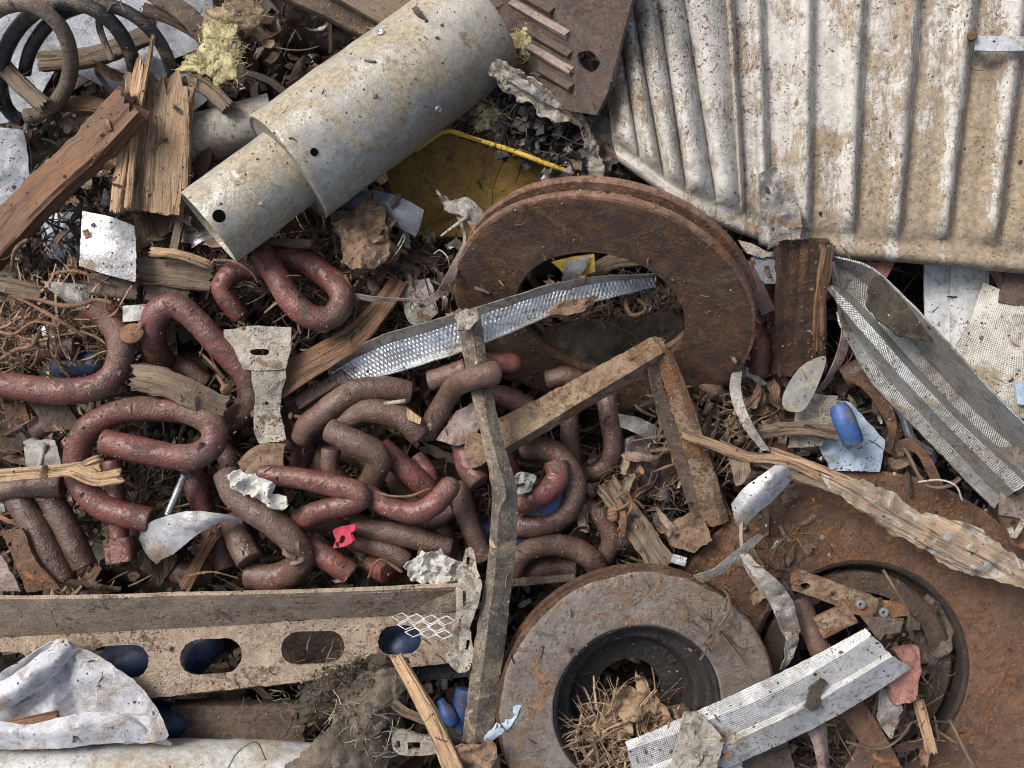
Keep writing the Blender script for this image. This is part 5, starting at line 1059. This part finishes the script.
leafy(668, 720, 16, -10, 'brown dry leaf nearest the chequered white strip', 11, 'board_brown')
tag(patch('torn_flake', [[(648, 706, -14), (666, 706, -8), (684, 704, -2)], [(652, 726, -12), (670, 720, -6), (690, 712, -2)]], M['brown_iron'], 1.5, 14, 8, amp=4, rag=2), 'dark flake between the dry leaves and the crusted patch', 'flake')
scatter('fibre', 240, (622, 738, 48, 32), z=-16, dz=.02, size=.8, cols=[(.30, .21, .13), (.21, .14, .085), (.40, .30, .2)], curl=.35)
scatter('splinter', 60, (622, 740, 46, 26), z=-12, dz=.015, size=.9, cols=[(.34, .25, .16), (.2, .13, .08)])
for pts, r_, lab in (([(700, 660, 10), (718, 632, 14), (729, 612, 12), (728, 596, 8), (722, 588, 6)], 1.3, 'curved grey twig lying on the bottom centre disc'), ([(715, 626, 10), (728, 642, 10), (743, 661, 8)], 1.6, 'short dark twig crossing the curved grey one on the disc'),
                     ([(704, 642, 9), (712, 653, 8)], 1.0, 'smallest twig on the bottom centre disc')):
    tag(tube('twig', pts, r_, M['wood_grey'], seg=8, amp=.0004), lab, 'twig')
# white chequered strip
t = empty('chequered_strip', P(780, 700, 40), 'bright white chequered metal strip lying between the two lower discs', 'metal strip')
patch('strip_body', [[(625, 742, 14), (700, 710, 22), (790, 668, 34), (866, 628, 40)], [(628, 750, 20), (706, 722, 28), (796, 682, 40), (872, 636, 46)], [(632, 772, 12), (716, 742, 22), (806, 700, 34), (890, 652, 40)], [(634, 778, 18), (720, 748, 28), (808, 706, 40), (893, 656, 46)], [(645, 800, 6), (736, 764, 16), (822, 724, 28), (912, 668, 34)]], M['white_diamond'], 1.6, 100, 28, crease=True, amp=2, ns=15, rag=1.5, parent=t)
tag(plate('crusted_patch', [(672, 760), (684, 712), (698, 712), (712, 724), (724, 740), (716, 770), (700, 800), (650, 800)], lambda x, y: 34 - (y - 740) * .1, M['strap'], 3, amp=4, rag=2, step=3.5), 'pale speckled crust over the left end of the chequered strip', 'crust')
tag(plate('mud_scab', [(804, 706), (812, 686), (820, 678), (828, 684), (818, 694), (822, 706), (812, 712)], 42, M['felt'], 3, amp=4, rag=2, step=2.5), 'dark mud scab in the middle of the chequered strip', 'mud')
tag(plate('rust_tab', [(860, 616), (904, 618), (900, 632), (884, 634), (880, 641), (872, 632)], 50, M['brown_iron'], 2, amp=3, rag=1, step=3), 'purple brown tab over the upper end of the chequered strip', 'metal tab')
tag(plate('pink_block', [(892, 648), (918, 646), (920, 668), (916, 700), (894, 705), (888, 684), (908, 668)], 20, M['pink'], 9, amp=4, rag=2, step=3.5), 'faded red block against the end of the chequered strip', 'block')
tag(plate('torn_tab', [(880, 690), (896, 684), (902, 710), (892, 738), (884, 730), (876, 718)], 14, M['torn_metal'], 1.5, amp=6, rag=1.5, step=3), 'small torn grey tab below the faded red block', 'metal tab')
t = empty('riveted_bracket', P(850, 590, 10), 'rusty riveted bracket across the hub of the largest disc', 'bracket')
plate('bracket_plate', [(791, 574), (800, 569), (840, 584), (884, 600), (908, 604), (908, 616), (880, 619), (850, 613), (820, 599), (791, 590)], lambda x, y: 8, M['torn_pink'] if 0 else M['angle'], 3.5, holes=[smooth_poly([(801, 584), (807, 583), (811, 587), (806, 590), (801, 588)]), smooth_poly([(831, 592), (835, 593), (835, 597), (830, 597)])], amp=3, rag=1.2, step=3, parent=t)
for x, y in ((860, 604), (883, 612)):
    lathe('screw_head', densep([(1.2, 1), (2.2, 3), (4.6, 2.6), (5, .5), (5, -3), (1.2, -3)], 3), Matrix.Translation(P(x, y, 10)), M['zinc'], 18, t)
tag(board('iron_lug', [(818, 628, 0), (852, 612, 4)], 22, 12, M['angle'], (2, 2), 1.4, seed=83), 'muddy iron lug beneath the riveted bracket', 'iron lug')
tag(tube('rusted_tube', [(800, 600, -18), (812, 632, -8), (826, 664, -2)], 11, M['chain_brown'], seg=18), 'red brown rod passing under the chequered strip from the bracket', 'rod')
tag(board('ochre_flat', [(846, 700, -4), (872, 738, -6), (900, 790, -10)], 26, 4, M['rust_orange'], (2, 2), 1, seed=85), 'ochre flat bar below the chequered strip', 'flat bar')
tag(board('brown_plate', [(735, 768, -20), (790, 752, -20)], 70, 6, M['brown_iron'], (3, 3), 1.4, seed=86), 'brown plate scrap under the left half of the chequered strip', 'metal plate')
tag(board('iron_offcut', [(850, 760, -20), (868, 772, -20)], 50, 6, M['chain_brown'], (3, 3), 1.4, seed=87), 'red brown iron offcut at the bottom edge beside the ochre bar', 'iron offcut')
tag(patch('curled_offcut', [[(806, 730, 0), (814, 745, 8), (818, 775, 0)], [(816, 726, 6), (822, 742, 10), (826, 775, 4)], [(826, 722, 0), (828, 742, 2), (832, 775, -4)]], M['torn_pink'], 1.5, 20, 12, amp=5, rag=2), 'curled brown strip at the bottom edge under the chequered strip', 'metal strip')
tag(board('fresh_stub', [(918, 700, 2), (926, 730, 4), (932, 752, 2)], 9, 6, M['wood_fresh'], (4, 4), 1.2, seed=88), 'pale wood stub among roots right of the chequered strip', 'wood stub')
for pts, r_, lab in (([(846, 742, 6), (880, 748, 12), (900, 738, 10), (912, 722, 6)], 1.6, 'bent brown root crossing the ochre flat bar'), ([(883, 570, 10), (896, 590, 18), (908, 612, 14), (912, 640, 8)], 1.6, 'dangling wire over the right end of the riveted bracket'),
                     ([(950, 720, 2), (962, 745, 6), (978, 775, 0)], 2.2, 'thick dark root at the bottom edge on the largest disc'), ([(770, 560, 8), (782, 540, 14), (806, 534, 10), (830, 545, 6)], 1.1, 'thin root arching over the upper hub edge of the largest disc')):
    tag(tube('root', pts, r_, M['wood_grey'], seg=8, amp=.0006), lab, 'root')
tag(patch('twisted_foil', [[(742, 556, 12), (756, 580, 20), (772, 606, 20), (784, 640, 14), (782, 670, 6)], [(748, 552, 16), (770, 574, 22), (794, 604, 24), (800, 634, 14), (786, 672, 2)]], M['torn_metal'], 1, 46, 12, amp=7, ns=35, rag=2), 'twisted silvery foil blade left of the riveted bracket', 'metal foil')
tag(plate('moss_clump', smooth_poly([(918, 600), (940, 606), (950, 622), (946, 655), (936, 680), (922, 676), (918, 640)], 2), -62, M['fleece'], 14, amp=30, ns=34, rag=7, step=3.5), 'mossy clump inside the hub of the largest disc', 'moss clump')
tag(plate('paper_scrap', [(726, 756), (742, 752), (744, 790), (728, 790)], 2, M['paper'], 1, amp=2, step=4), 'white scrap at the bottom edge beneath the chequered strip', 'scrap')
# peeled veneer
t = empty('peeled_veneer', P(860, 500, 20), 'long peeled strip of pale wood veneer lying across the largest disc', 'wood veneer')
plate('veneer_sheet', [(822, 474), (842, 478), (862, 480), (892, 492), (915, 510), (940, 516), (970, 524), (1002, 546), (1040, 575), (1040, 596), (1012, 584), (975, 576), (945, 566), (925, 550), (895, 536), (868, 516), (846, 500), (826, 486)], lambda x, y: 20 + 4 * math.sin((y - x * .55) / 14), wood('veneer', (.46, .34, .22), (.24, .16, .10), .5, bump=.8, dirt_amt=.50, dirt=(.40, .38, .34)), 2, amp=8, ns=24, rag=3.5, step=3.5, grain=62, parent=t, seed=6)
board('strand', [(682, 434, 10), (712, 444, 14), (745, 456, 14), (790, 462, 16), (830, 482, 18)], 10, 5, M['wood'], (8, 6), 1.6, seed=90, parent=t)
board('strand', [(720, 444, 8), (760, 462, 10), (800, 478, 14), (850, 492, 20)], 8, 4, M['wood_grey'], (8, 6), 1.6, seed=91, parent=t)
board('strand', [(770, 450, 16), (810, 464, 20), (856, 482, 24)], 6, 4, M['wood_fresh'], (5, 5), 1.2, seed=92, parent=t)
tag(board('frayed_splinter', [(762, 432, 0), (800, 428, 4), (840, 434, 0)], 13, 5, M['wood_grey'], (10, 14), 2, seed=93), 'frayed brown splinter over the pale blue sheet', 'splinter')
tag(plate('leaf', smooth_poly([(728, 450), (738, 448), (748, 460), (746, 478), (736, 486), (732, 470)], 2), 12, M['wood_grey'], 1.2, amp=10, ns=30, rag=1, step=3), 'small curled leaf hanging from the long wood strand', 'dry leaf')
# strips at centre right
tag(patch('metal_ribbon', [[(731, 504, 2), (744, 488, 12), (762, 475, 18), (782, 460, 16)], [(735, 520, 4), (749, 503, 16), (768, 487, 22), (788, 468, 18)], [(741, 533, -6), (754, 516, 8), (774, 500, 12), (794, 478, 10)]], M['alu'], 1.4, 30, 12, amp=1.5), 'broad silvery blade curving over the top of the largest disc', 'metal strip')
tag(patch('metal_ribbon', [[(733, 368, -14), (730, 392, 4), (742, 424, 16), (762, 450, 22)], [(742, 370, -10), (742, 394, 10), (752, 422, 20), (770, 450, 22)]], M['torn_metal'], 1.4, 40, 8, amp=2), 'narrow grey ribbon curving down to the long wood strand', 'metal strip')
tag(patch('metal_ribbon', [[(694, 576, 8), (716, 568, 14), (742, 546, 12), (760, 534, 8)], [(700, 584, 4), (724, 572, 10), (748, 552, 10), (764, 537, 6)]], M['torn_metal'], 1.2, 30, 8, amp=3, rag=1), 'thin dark ribbon reaching from the flat disc to the largest disc', 'metal strip')
tag(patch('metal_ribbon', [[(740, 496, -4), (740, 540, 6), (744, 566, 10), (760, 592, 12)], [(744, 500, 0), (743, 540, 8), (748, 562, 12), (764, 584, 14)]], M['torn_pink'], 1.2, 30, 8, amp=2), 'curved rim strip at the left edge of the largest disc', 'metal strip')
tag(plate('spoon_tab', smooth_poly([(784, 408), (784, 394), (800, 368), (820, 357), (826, 360), (818, 384), (806, 408), (794, 412)], 3), lambda x, y: 14 + (400 - y) * .15, M['torn_metal'] if 0 else M['galv'], 2.5, amp=2, step=3.5), 'rounded grey metal tongue left of the rotten timber block', 'metal tongue')
tag(patch('bent_strap', [[(826, 286, 22), (836, 300, 22), (842, 322, 16), (838, 350, 8), (826, 380, 4), (816, 392, 0)], [(832, 284, 18), (844, 300, 18), (850, 322, 12), (848, 348, 4), (842, 364, 0), (826, 388, -6)]], M['torn_pink'], 1.3, 40, 8, amp=2), 'bent grey brown strap down the right side of the timber block', 'metal strap')
tag(plate('pale_plate', [(800, 392), (838, 396), (834, 424), (822, 446), (788, 448)], -10, M['strap'], 2, amp=2, rag=1, step=4), 'pale flat plate between the metal tongue and the blue bottle', 'metal plate')
tag(plate('pale_blue_sheet', [(826, 398), (850, 402), (884, 440), (880, 472), (830, 470), (818, 444)], -26, M['light_blue'], 2, amp=4, rag=1, step=4), 'pale blue sheet under the upright blue bottle', 'metal sheet')
tag(tube('blue_bottle', [(838, 406, 2), (846, 424, 6), (853, 442, 2)], [8, 10.5, 11, 11, 11, 11, 10.5], M['blue'], seg=28, ends='cut', amp=.0004), 'bright blue bottle beside the pale blue sheet at the right', 'bottle')
tag(patch('hooked_iron', [[(846, 380, -6), (864, 390, 2), (884, 420, 4), (890, 450, -10)], [(862, 370, 0), (884, 390, 8), (896, 420, 10), (893, 448, -4)]], M['rust'], 2.5, 26, 12, amp=3), 'dark rusted blade hooked beside the blue bottle', 'iron blade')
tag(patch('rust_arch', [[(892, 444, -4), (912, 440, 2), (932, 460, 2), (946, 492, -8)], [(896, 452, -8), (914, 452, -2), (926, 470, -2), (936, 492, -12)]], M['rust_orange'], 3, 28, 8, amp=2), 'orange rusted arch over the upper rim of the largest disc', 'iron strip')
tag(tube('thin_twine', [(918, 482, 4), (940, 480, 8), (956, 486, 8), (962, 500, 4)], 1.0, M['paper'], seg=8, amp=0), 'thin white cord above the rim of the largest disc', 'cord')
tag(tube('root', [(905, 448, 0), (925, 484, 0), (948, 486, 2), (960, 478, 4)], 2.0, M['wood_grey'], seg=8, amp=.0006), 'brown root beside the thin white cord', 'root')
tag(tube('silver_rod', [(874, 384, -14), (900, 410, -12), (912, 440, -14), (930, 452, -16)], 5, M['zinc'], seg=14), 'shiny rod along the lower side of the chequered channel', 'rod')
# rotten timber block
M['rotten'] = grunge('rotten_timber', (.075, .036, .018), (.045, .022, .012), rust=(.12, .06, .028), rust_amt=.35, dirt=(.05, .035, .025), dirt_amt=.3, specks=.5, rough=.8, bump=1.2, speck_col=(.2, .14, .09))
t = empty('timber_block', P(800, 270, 0), 'dark rotten timber post under the lip of the corrugated panel', 'timber block')
board('post', [(796, 366, -30), (797, 300, -4), (800, 238, 22)], 50, 40, M['rotten'], (4, 5), 4.5, seed=95, parent=t, nper=18)
board('split_face', [(817, 350, -10), (818, 300, 12), (826, 244, 36)], 13, 14, M['wood_orange'], (8, 5), 3, seed=96, parent=t, roll=-25)
tag(plate('torn_foil', [(758, 172), (776, 166), (790, 190), (800, 216), (800, 240), (780, 240), (770, 250), (766, 220), (760, 200)], lambda x, y: 56 - (y - 170) * .12, M['torn_metal'], 1.2, amp=11, ns=30, rag=3, step=3, holes=[smooth_poly([(764, 186), (769, 186), (770, 194), (765, 193)])]), 'torn greenish grey foil over the lip of the panel at the timber post', 'metal foil')
tag(plate('grey_tab', smooth_poly([(750, 258), (770, 252), (783, 262), (783, 280), (764, 284), (756, 272)], 2), 14, M['grey_sheet'], 1.5, amp=5, rag=1, step=3.5), 'small bluish tab between the upper disc and the timber post', 'metal tab')
tag(plate('grey_tab', [(738, 240), (752, 244), (774, 256), (762, 258), (746, 254)], 18, M['strap'], 1.5, amp=4, rag=1, step=3.5), 'pale torn sliver right of the upper disc rim', 'metal tab')
tag(board('rust_flat', [(748, 262, 16), (758, 290, 14), (768, 312, 10)], 15, 4, M['chain_brown'], (2, 2), .8, seed=97), 'reddish flat bar with a hole hugging the rim of the upper disc', 'flat bar')
tag(board('splinter', [(756, 226, 36), (752, 234, 34)], 3, 2, M['wood_fresh'], (1, 1), .2, seed=98), 'tiny pale splinter at the corner of the panel lip', 'splinter')
# ================================================================== chequered channel, right
t = empty('chequered_channel', P(930, 380, 10), 'long dirty chequered aluminium channel sloping down to the right edge', 'aluminium channel')
patch('channel_body', [[(830, 256, 30), (876, 272, 38), (930, 325, 60), (985, 385, 60), (1040, 440, 58)], [(830, 262, 10), (868, 287, 6), (912, 342, 6), (964, 400, 6), (1036, 468, 6)],
      [(832, 282, 8), (860, 304, 4), (903, 351, 4), (957, 409, 4), (1031, 477, 4)], [(834, 290, 36), (858, 312, 38), (898, 357, 40), (952, 414, 40), (1026, 484, 36)],
      [(836, 302, 34), (855, 324, 36), (890, 364, 38), (942, 420, 38), (1014, 492, 34)], [(837, 310, 8), (852, 332, 8), (882, 373, 10), (934, 429, 10), (1003, 500, 6)],
      [(840, 322, 16), (850, 342, 14), (874, 384, 14), (925, 438, 12), (994, 508, 8)]], M['alu_diamond'], 2, 90, 36, crease=True, amp=2, ns=14, rag=1.5, parent=t)
tag(plate('mud_crust', [(870, 282), (880, 276), (893, 290), (918, 314), (937, 336), (932, 342), (912, 338), (896, 336), (880, 322), (868, 306)], lambda x, y: 45, M['felt'], 4, amp=5, rag=2.5, step=3.5), 'dark mud crust on the upper end of the chequered channel', 'mud')
tag(tube('channel_wire', [(833, 262, 36), (840, 290, 30), (842, 320, 20)], 1.4, M['brown_iron'], seg=8), 'dark wire along the torn end of the chequered channel', 'wire')
tag(plate('white_sheeting', [(924, 258), (952, 258), (950, 345), (925, 345)], -20, M['panel_back'], 2, amp=2, step=6), 'white sheet strip under the lip left of the ribbed scrap', 'metal sheet')
tag(plate('white_sheeting', [(951, 262), (990, 262), (988, 290), (972, 320), (960, 350), (950, 350)], -16, M['panel_back'], 2, amp=2, step=6), 'bright white sheet wedge under the panel lip', 'metal sheet')
tag(patch('ribbed_scrap', [[(984, 282, -2), (1010, 294, 2), (1060, 312, 2)], [(970, 318, -2), (1005, 330, 4), (1060, 345, 4)], [(955, 352, -8), (1000, 370, 0), (1060, 395, 0)], [(950, 380, -12), (1000, 410, -6), (1060, 430, -6)]], grunge('tan_chequered_scrap', (.60, .58, .52), (.5, .47, .41), dirt=(.38, .31, .21), dirt_amt=.55, rust_amt=.15, specks=.3, rough=.55, bump=.3, pattern='diamond'), 2, 30, 26, amp=4, ns=18), 'tan stained chequered scrap at the right edge above the channel', 'metal sheet')
tag(board('brown_strut', [(990, 264, 2), (998, 276, 0), (1006, 292, -4)], 9, 5, M['wood_grey'], (1, 1), .5, seed=101), 'short brown strut above the tan stained scrap', 'strut')
tag(board('brown_block', [(1000, 284, -2), (1050, 296, -2)], 40, 14, M['brown_iron'], (2, 2), 1, seed=102), 'brown block at the right edge beneath the panel lip', 'block')
tag(plate('blue_corner', [(1014, 384), (1050, 370), (1050, 410), (1018, 404)], 4, M['light_blue'], 2, amp=1, step=5), 'bluish corner of sheet at the right edge', 'metal sheet')
tag(plate('dark_block', [(850, 262), (895, 262), (880, 290), (868, 280)], 6, M['pink'], 6, amp=2, step=5), 'dull reddish block under the panel lip by the channel end', 'block')
tag(plate('rusty_plate', [(1003, 448), (1040, 444), (1040, 522), (1000, 515)], 14, M['steel_worn'], 5, amp=2, step=5), 'blue grey and rust plate at the right edge below the channel', 'metal plate')
tag(plate('rusty_plate', [(1000, 516), (1040, 520), (1040, 556), (1012, 545)], 10, M['rust_orange'], 5, amp=2, step=5), 'orange rusted plate at the right edge above the veneer end', 'metal plate')
tag(board('cap_strip', [(1024, 520, 20), (1014, 536, 20), (1010, 528, 20)], 5, 3, M['strap'], (1, 1), .4, seed=105), 'thin pale sliver on the orange rusted plate', 'metal sliver')
# pieces around and inside the upper disc
tag(plate('yellow_scrap', [(551, 262), (572, 257), (594, 254), (595, 272), (582, 276), (576, 258), (563, 272)], -12, M['yellow_edge'], 1.5, amp=4, step=3), 'bright yellow scrap in the opening of the upper disc', 'metal scrap')
tag(plate('white_scrap', [(566, 262), (580, 257), (590, 256), (586, 268), (576, 280), (562, 280)], -6, M['paper'], 1.2, amp=8, ns=40, step=3), 'creased white scrap in front of the bright yellow one', 'scrap')
tag(board('flat_lath', [(590, 275, -28), (612, 262, -24), (640, 258, -22)], 16, 5, M['wood_grey'], (3, 3), 1, seed=106), 'brown lath behind the woven strip inside the upper disc', 'lath')
tag(tube('curled_wire', [(628, 292, -10), (626, 305, -6), (632, 315, -4), (644, 312, -4), (645, 305, -8), (638, 300, -12)], 2, M['wire'], seg=8), 'curled rusty wire in the opening of the upper disc', 'wire')
tag(plate('dirty_disc_fill', smooth_poly([(536, 330), (600, 322), (672, 314), (680, 340), (640, 366), (590, 372), (550, 352)], 2), -72, M['felt'], 8, amp=14, ns=20, rag=4, step=4), 'dark wet muck lying in the opening of the upper disc', 'muck')
tag(plate('dark_crock', smooth_poly([(622, 440), (650, 434), (672, 452), (678, 486), (650, 497), (628, 486), (618, 462)], 2), lambda x, y: -44 - .004 * ((x - 650) ** 2 + (y - 465) ** 2), grunge('wet_brown_tin', (.07, .04, .03), (.045, .03, .022), rust_amt=.2, dirt_amt=.2, rough=.18, bump=.2, specks=.1), 6, amp=3, step=4), 'wet glossy brown tin between the arms of the bent angle', 'tin')
tag(patch('dark_foil', [[(616, 412, -38), (640, 418, -32), (662, 430, -38)], [(612, 422, -40), (636, 434, -32), (660, 446, -40)]], M['torn_metal'], 1.4, 20, 10, amp=5, rag=2), 'grey foil scrap under the upper arm of the bent angle', 'metal foil')
tag(board('frayed_board', [(608, 486, -34), (632, 520, -26), (662, 566, -24)], 26, 8, M['wood_grey'], (10, 6), 3, seed=108), 'frayed grey board pointing at the bottom centre disc', 'wood board')
tag(plate('crumbly_lump', [(664, 526), (690, 512), (704, 520), (712, 540), (694, 552), (672, 545)], -26, M['board_brown'], 10, amp=8, rag=2, step=3.5), 'crumbly fibre lump at the foot of the bent angle', 'lump')
tag(board('silver_chip', [(672, 558, -18), (686, 562, -16)], 9, 3, M['zinc'], (1, 1), .6, seed=109), 'small bright metal chip above the bottom centre disc', 'metal chip')  # small chip of bright zinc
tag(board('root_knot', [(618, 500, -18), (624, 515, -12), (622, 536, -20)], 6, 6, M['wire'], (2, 2), 1.2, seed=110), 'rusty knotted wire on the frayed grey board', 'wire')
for pts, lab in (([(608, 512, -14), (622, 508, -8), (634, 500, -12), (644, 508, -18)], 'bent rusty wire crossing the knotted one'), ([(616, 498, -16), (626, 492, -12), (632, 506, -10), (618, 530, -16)], 'looped rusty wire around the knotted one')):
    tag(tube('wire', pts, 1.4, M['wire'], seg=8, amp=.0004), lab, 'wire')
for i, (x, y, a, l, w_, mt, lab) in enumerate((
    (760, 395, 60, 60, 12, 'wood_grey', 'grey lath standing right of the bent angle foot'), (790, 440, 20, 50, 10, 'wood_grey', 'grey brown lath below the metal tongue'), (720, 395, 20, 44, 14, 'brown_iron', 'brown bar beside the lower rim of the upper disc'),
    (705, 465, 75, 60, 9, 'wood', 'pale upright splinter between angle and ribbon'), (740, 415, -30, 40, 10, 'wood', 'pale broken splinter over the fibre pocket'), (730, 545, 100, 60, 8, 'wood_grey', 'thin brown lath left of the largest disc'),
    (985, 560, 30, 10, 6, 'wood_dark', 'dark clod under the veneer end'), (470, 255, 40, 40, 8, 'brown_iron', 'brown bar left of the upper disc'), (410, 255, 10, 60, 12, 'wood_dark', 'dark lath below the bluish bent tab'))):
    dx, dy = math.cos(R(a)) * l / 2, math.sin(R(a)) * l / 2
    tag(board('scrap_lath', [(x - dx, y - dy, -52), (x, y, -46), (x + dx, y + dy, -52)], w_, 5, M[mt], (5, 5), 1.4, seed=120 + i), lab, 'lath')
# rusty wires and nails at the left
wires = [([(14, 296, 6), (40, 300, 10), (64, 306, 16), (84, 304, 16), (96, 300, 12), (112, 303, 14)], 1.9, 'thickest rusty wire with a blunt tip over the wire tangle'), ([(15, 297, 6), (30, 304, 10), (55, 318, 16), (72, 328, 12), (86, 338, 6)], 1.6, 'rusty wire slanting down to the hooked link'),
         ([(12, 268, -4), (14, 252, 6), (22, 243, 8), (28, 240, 8)], 2.0, 'short bent rusty nail below the brown timber'), ([(-6, 330, 0), (14, 334, 8), (34, 322, 10), (60, 326, 10)], 1.6, 'wavy rusty wire at the left edge'), ([(0, 360, 0), (16, 350, 10), (32, 346, 12), (38, 334, 10)], 2.2, 'stout rusty nail at the left edge of the tangle'),
         ([(30, 368, 0), (36, 360, 6), (38, 346, 8), (33, 335, 6)], 1.8, 'upright rusty nail in the wire tangle'), ([(50, 275, -8), (62, 272, 0), (80, 272, 2), (110, 284, -4)], 1.4, 'rusty wire hooked under the shiny curved plate'), ([(214, 260, -8), (236, 262, 2), (252, 272, 2), (258, 282, -4)], 1.6, 'rusty wire arched over the small bent link'),
         ([(206, 325, 2), (204, 342, 6), (200, 356, 2)], 1.0, 'thin rusty pin beside the long hooked link'), ([(200, 352, 0), (214, 366, 4), (224, 378, 0)], 1.8, 'rusty nail above the split grey root'), ([(345, 275, -2), (352, 292, 0), (358, 302, -4)], 1.6, 'rusty wire right of the clean oval link'),
         ([(374, 440 + 52, 4), (392, 496, 12), (410, 496, 14), (428, 489, 18), (430, 489, 18)], 1.4, 'dry stalk lying on the curved red link'), ([(368, 586 - 8, -4), (376, 562, 4), (384, 560, 4), (402, 572, 0)], 1.2, 'pale stalk bent over the round cut link end'), ([(186, 576, -20), (212, 572, -14), (238, 578, -16)], 1.0, 'pale straw left of the thick link stub'),
         ([(312, 268, -20), (332, 276, -12), (352, 280, -14)], 2, 'brown root below the crumbling block'), ([(250, 398, -30), (262, 384, -26), (290, 360, -24)], 2.4, 'dark stick left of the orange slat')]
for p, r_, lab in wires: tag(tube('rusty_wire', p, r_, M['wire'], seg=9, amp=.0006), lab, 'wire', 'rusty wires and nails')
# dust, crumbs and straws that have settled on whatever lies uppermost
bpy.context.view_layer.update(); dg = bpy.context.evaluated_depsgraph_get()
def settle(n, f):
    for _ in range(n):
        x, y = random.uniform(-.56, .56), random.uniform(-.44, .44)
        ok, loc, nrm, _i, ob, _m = scene.ray_cast(dg, Vector((x, y, .6)), Vector((0, 0, -1)))
        if ok and abs(nrm.z) > .6 and not (ob.name.startswith('corrugated') and random.random() < .7): f(loc, nrm)
settle(5200, lambda p, n: crumb(LG, p + Vector((0, 0, .0002)), random.uniform(.0003, .0013), vary(random.choice(((.10, .07, .045), (.2, .15, .1), (.05, .035, .025), (.3, .25, .18))), .3)))
settle(650, lambda p, n: fibre(LF, p + Vector((0, 0, .0008)), random.uniform(.006, .022), random.uniform(.0002, .0005), vary(random.choice(((.16, .11, .07), (.08, .055, .035), (.28, .21, .14)))), .6, None, .08, 7))
settle(240, lambda p, n: splinter(LW, p + Vector((0, 0, .001)), random.uniform(.005, .016), random.uniform(.0008, .0026), vary(random.choice(WOODC)), rdir(.1)))
settle(200, lambda p, n: chip(LR, p + Vector((0, 0, .001)), random.uniform(.0015, .0045), vary(random.choice(RUSTC + [(.2, .15, .1)])), .0008, .3))
settle(90, lambda p, n: shard(LR, p + Vector((0, 0, .003)), random.uniform(.010, .022), random.uniform(.003, .007), vary(random.choice(BARK), .25)))
LW.build('wood_splinters', M['litter'], 'brown wood splinters strewn through the scrap heap', 'splinters', False)
LR.build('rust_flakes', M['litter'], 'rusty flakes and chips strewn through the scrap heap', 'rust flakes', False)
LF.build('root_fibres', M['litter'], 'fine brown roots and fibres matted through the scrap heap', 'roots')
LM.build('metal_shreds', M['litter_metal'], 'small grey metal shreds strewn through the scrap heap', 'metal shreds', False)
LG.build('earth_crumbs', M['litter'], 'dark earth crumbs between the scrap', 'earth')
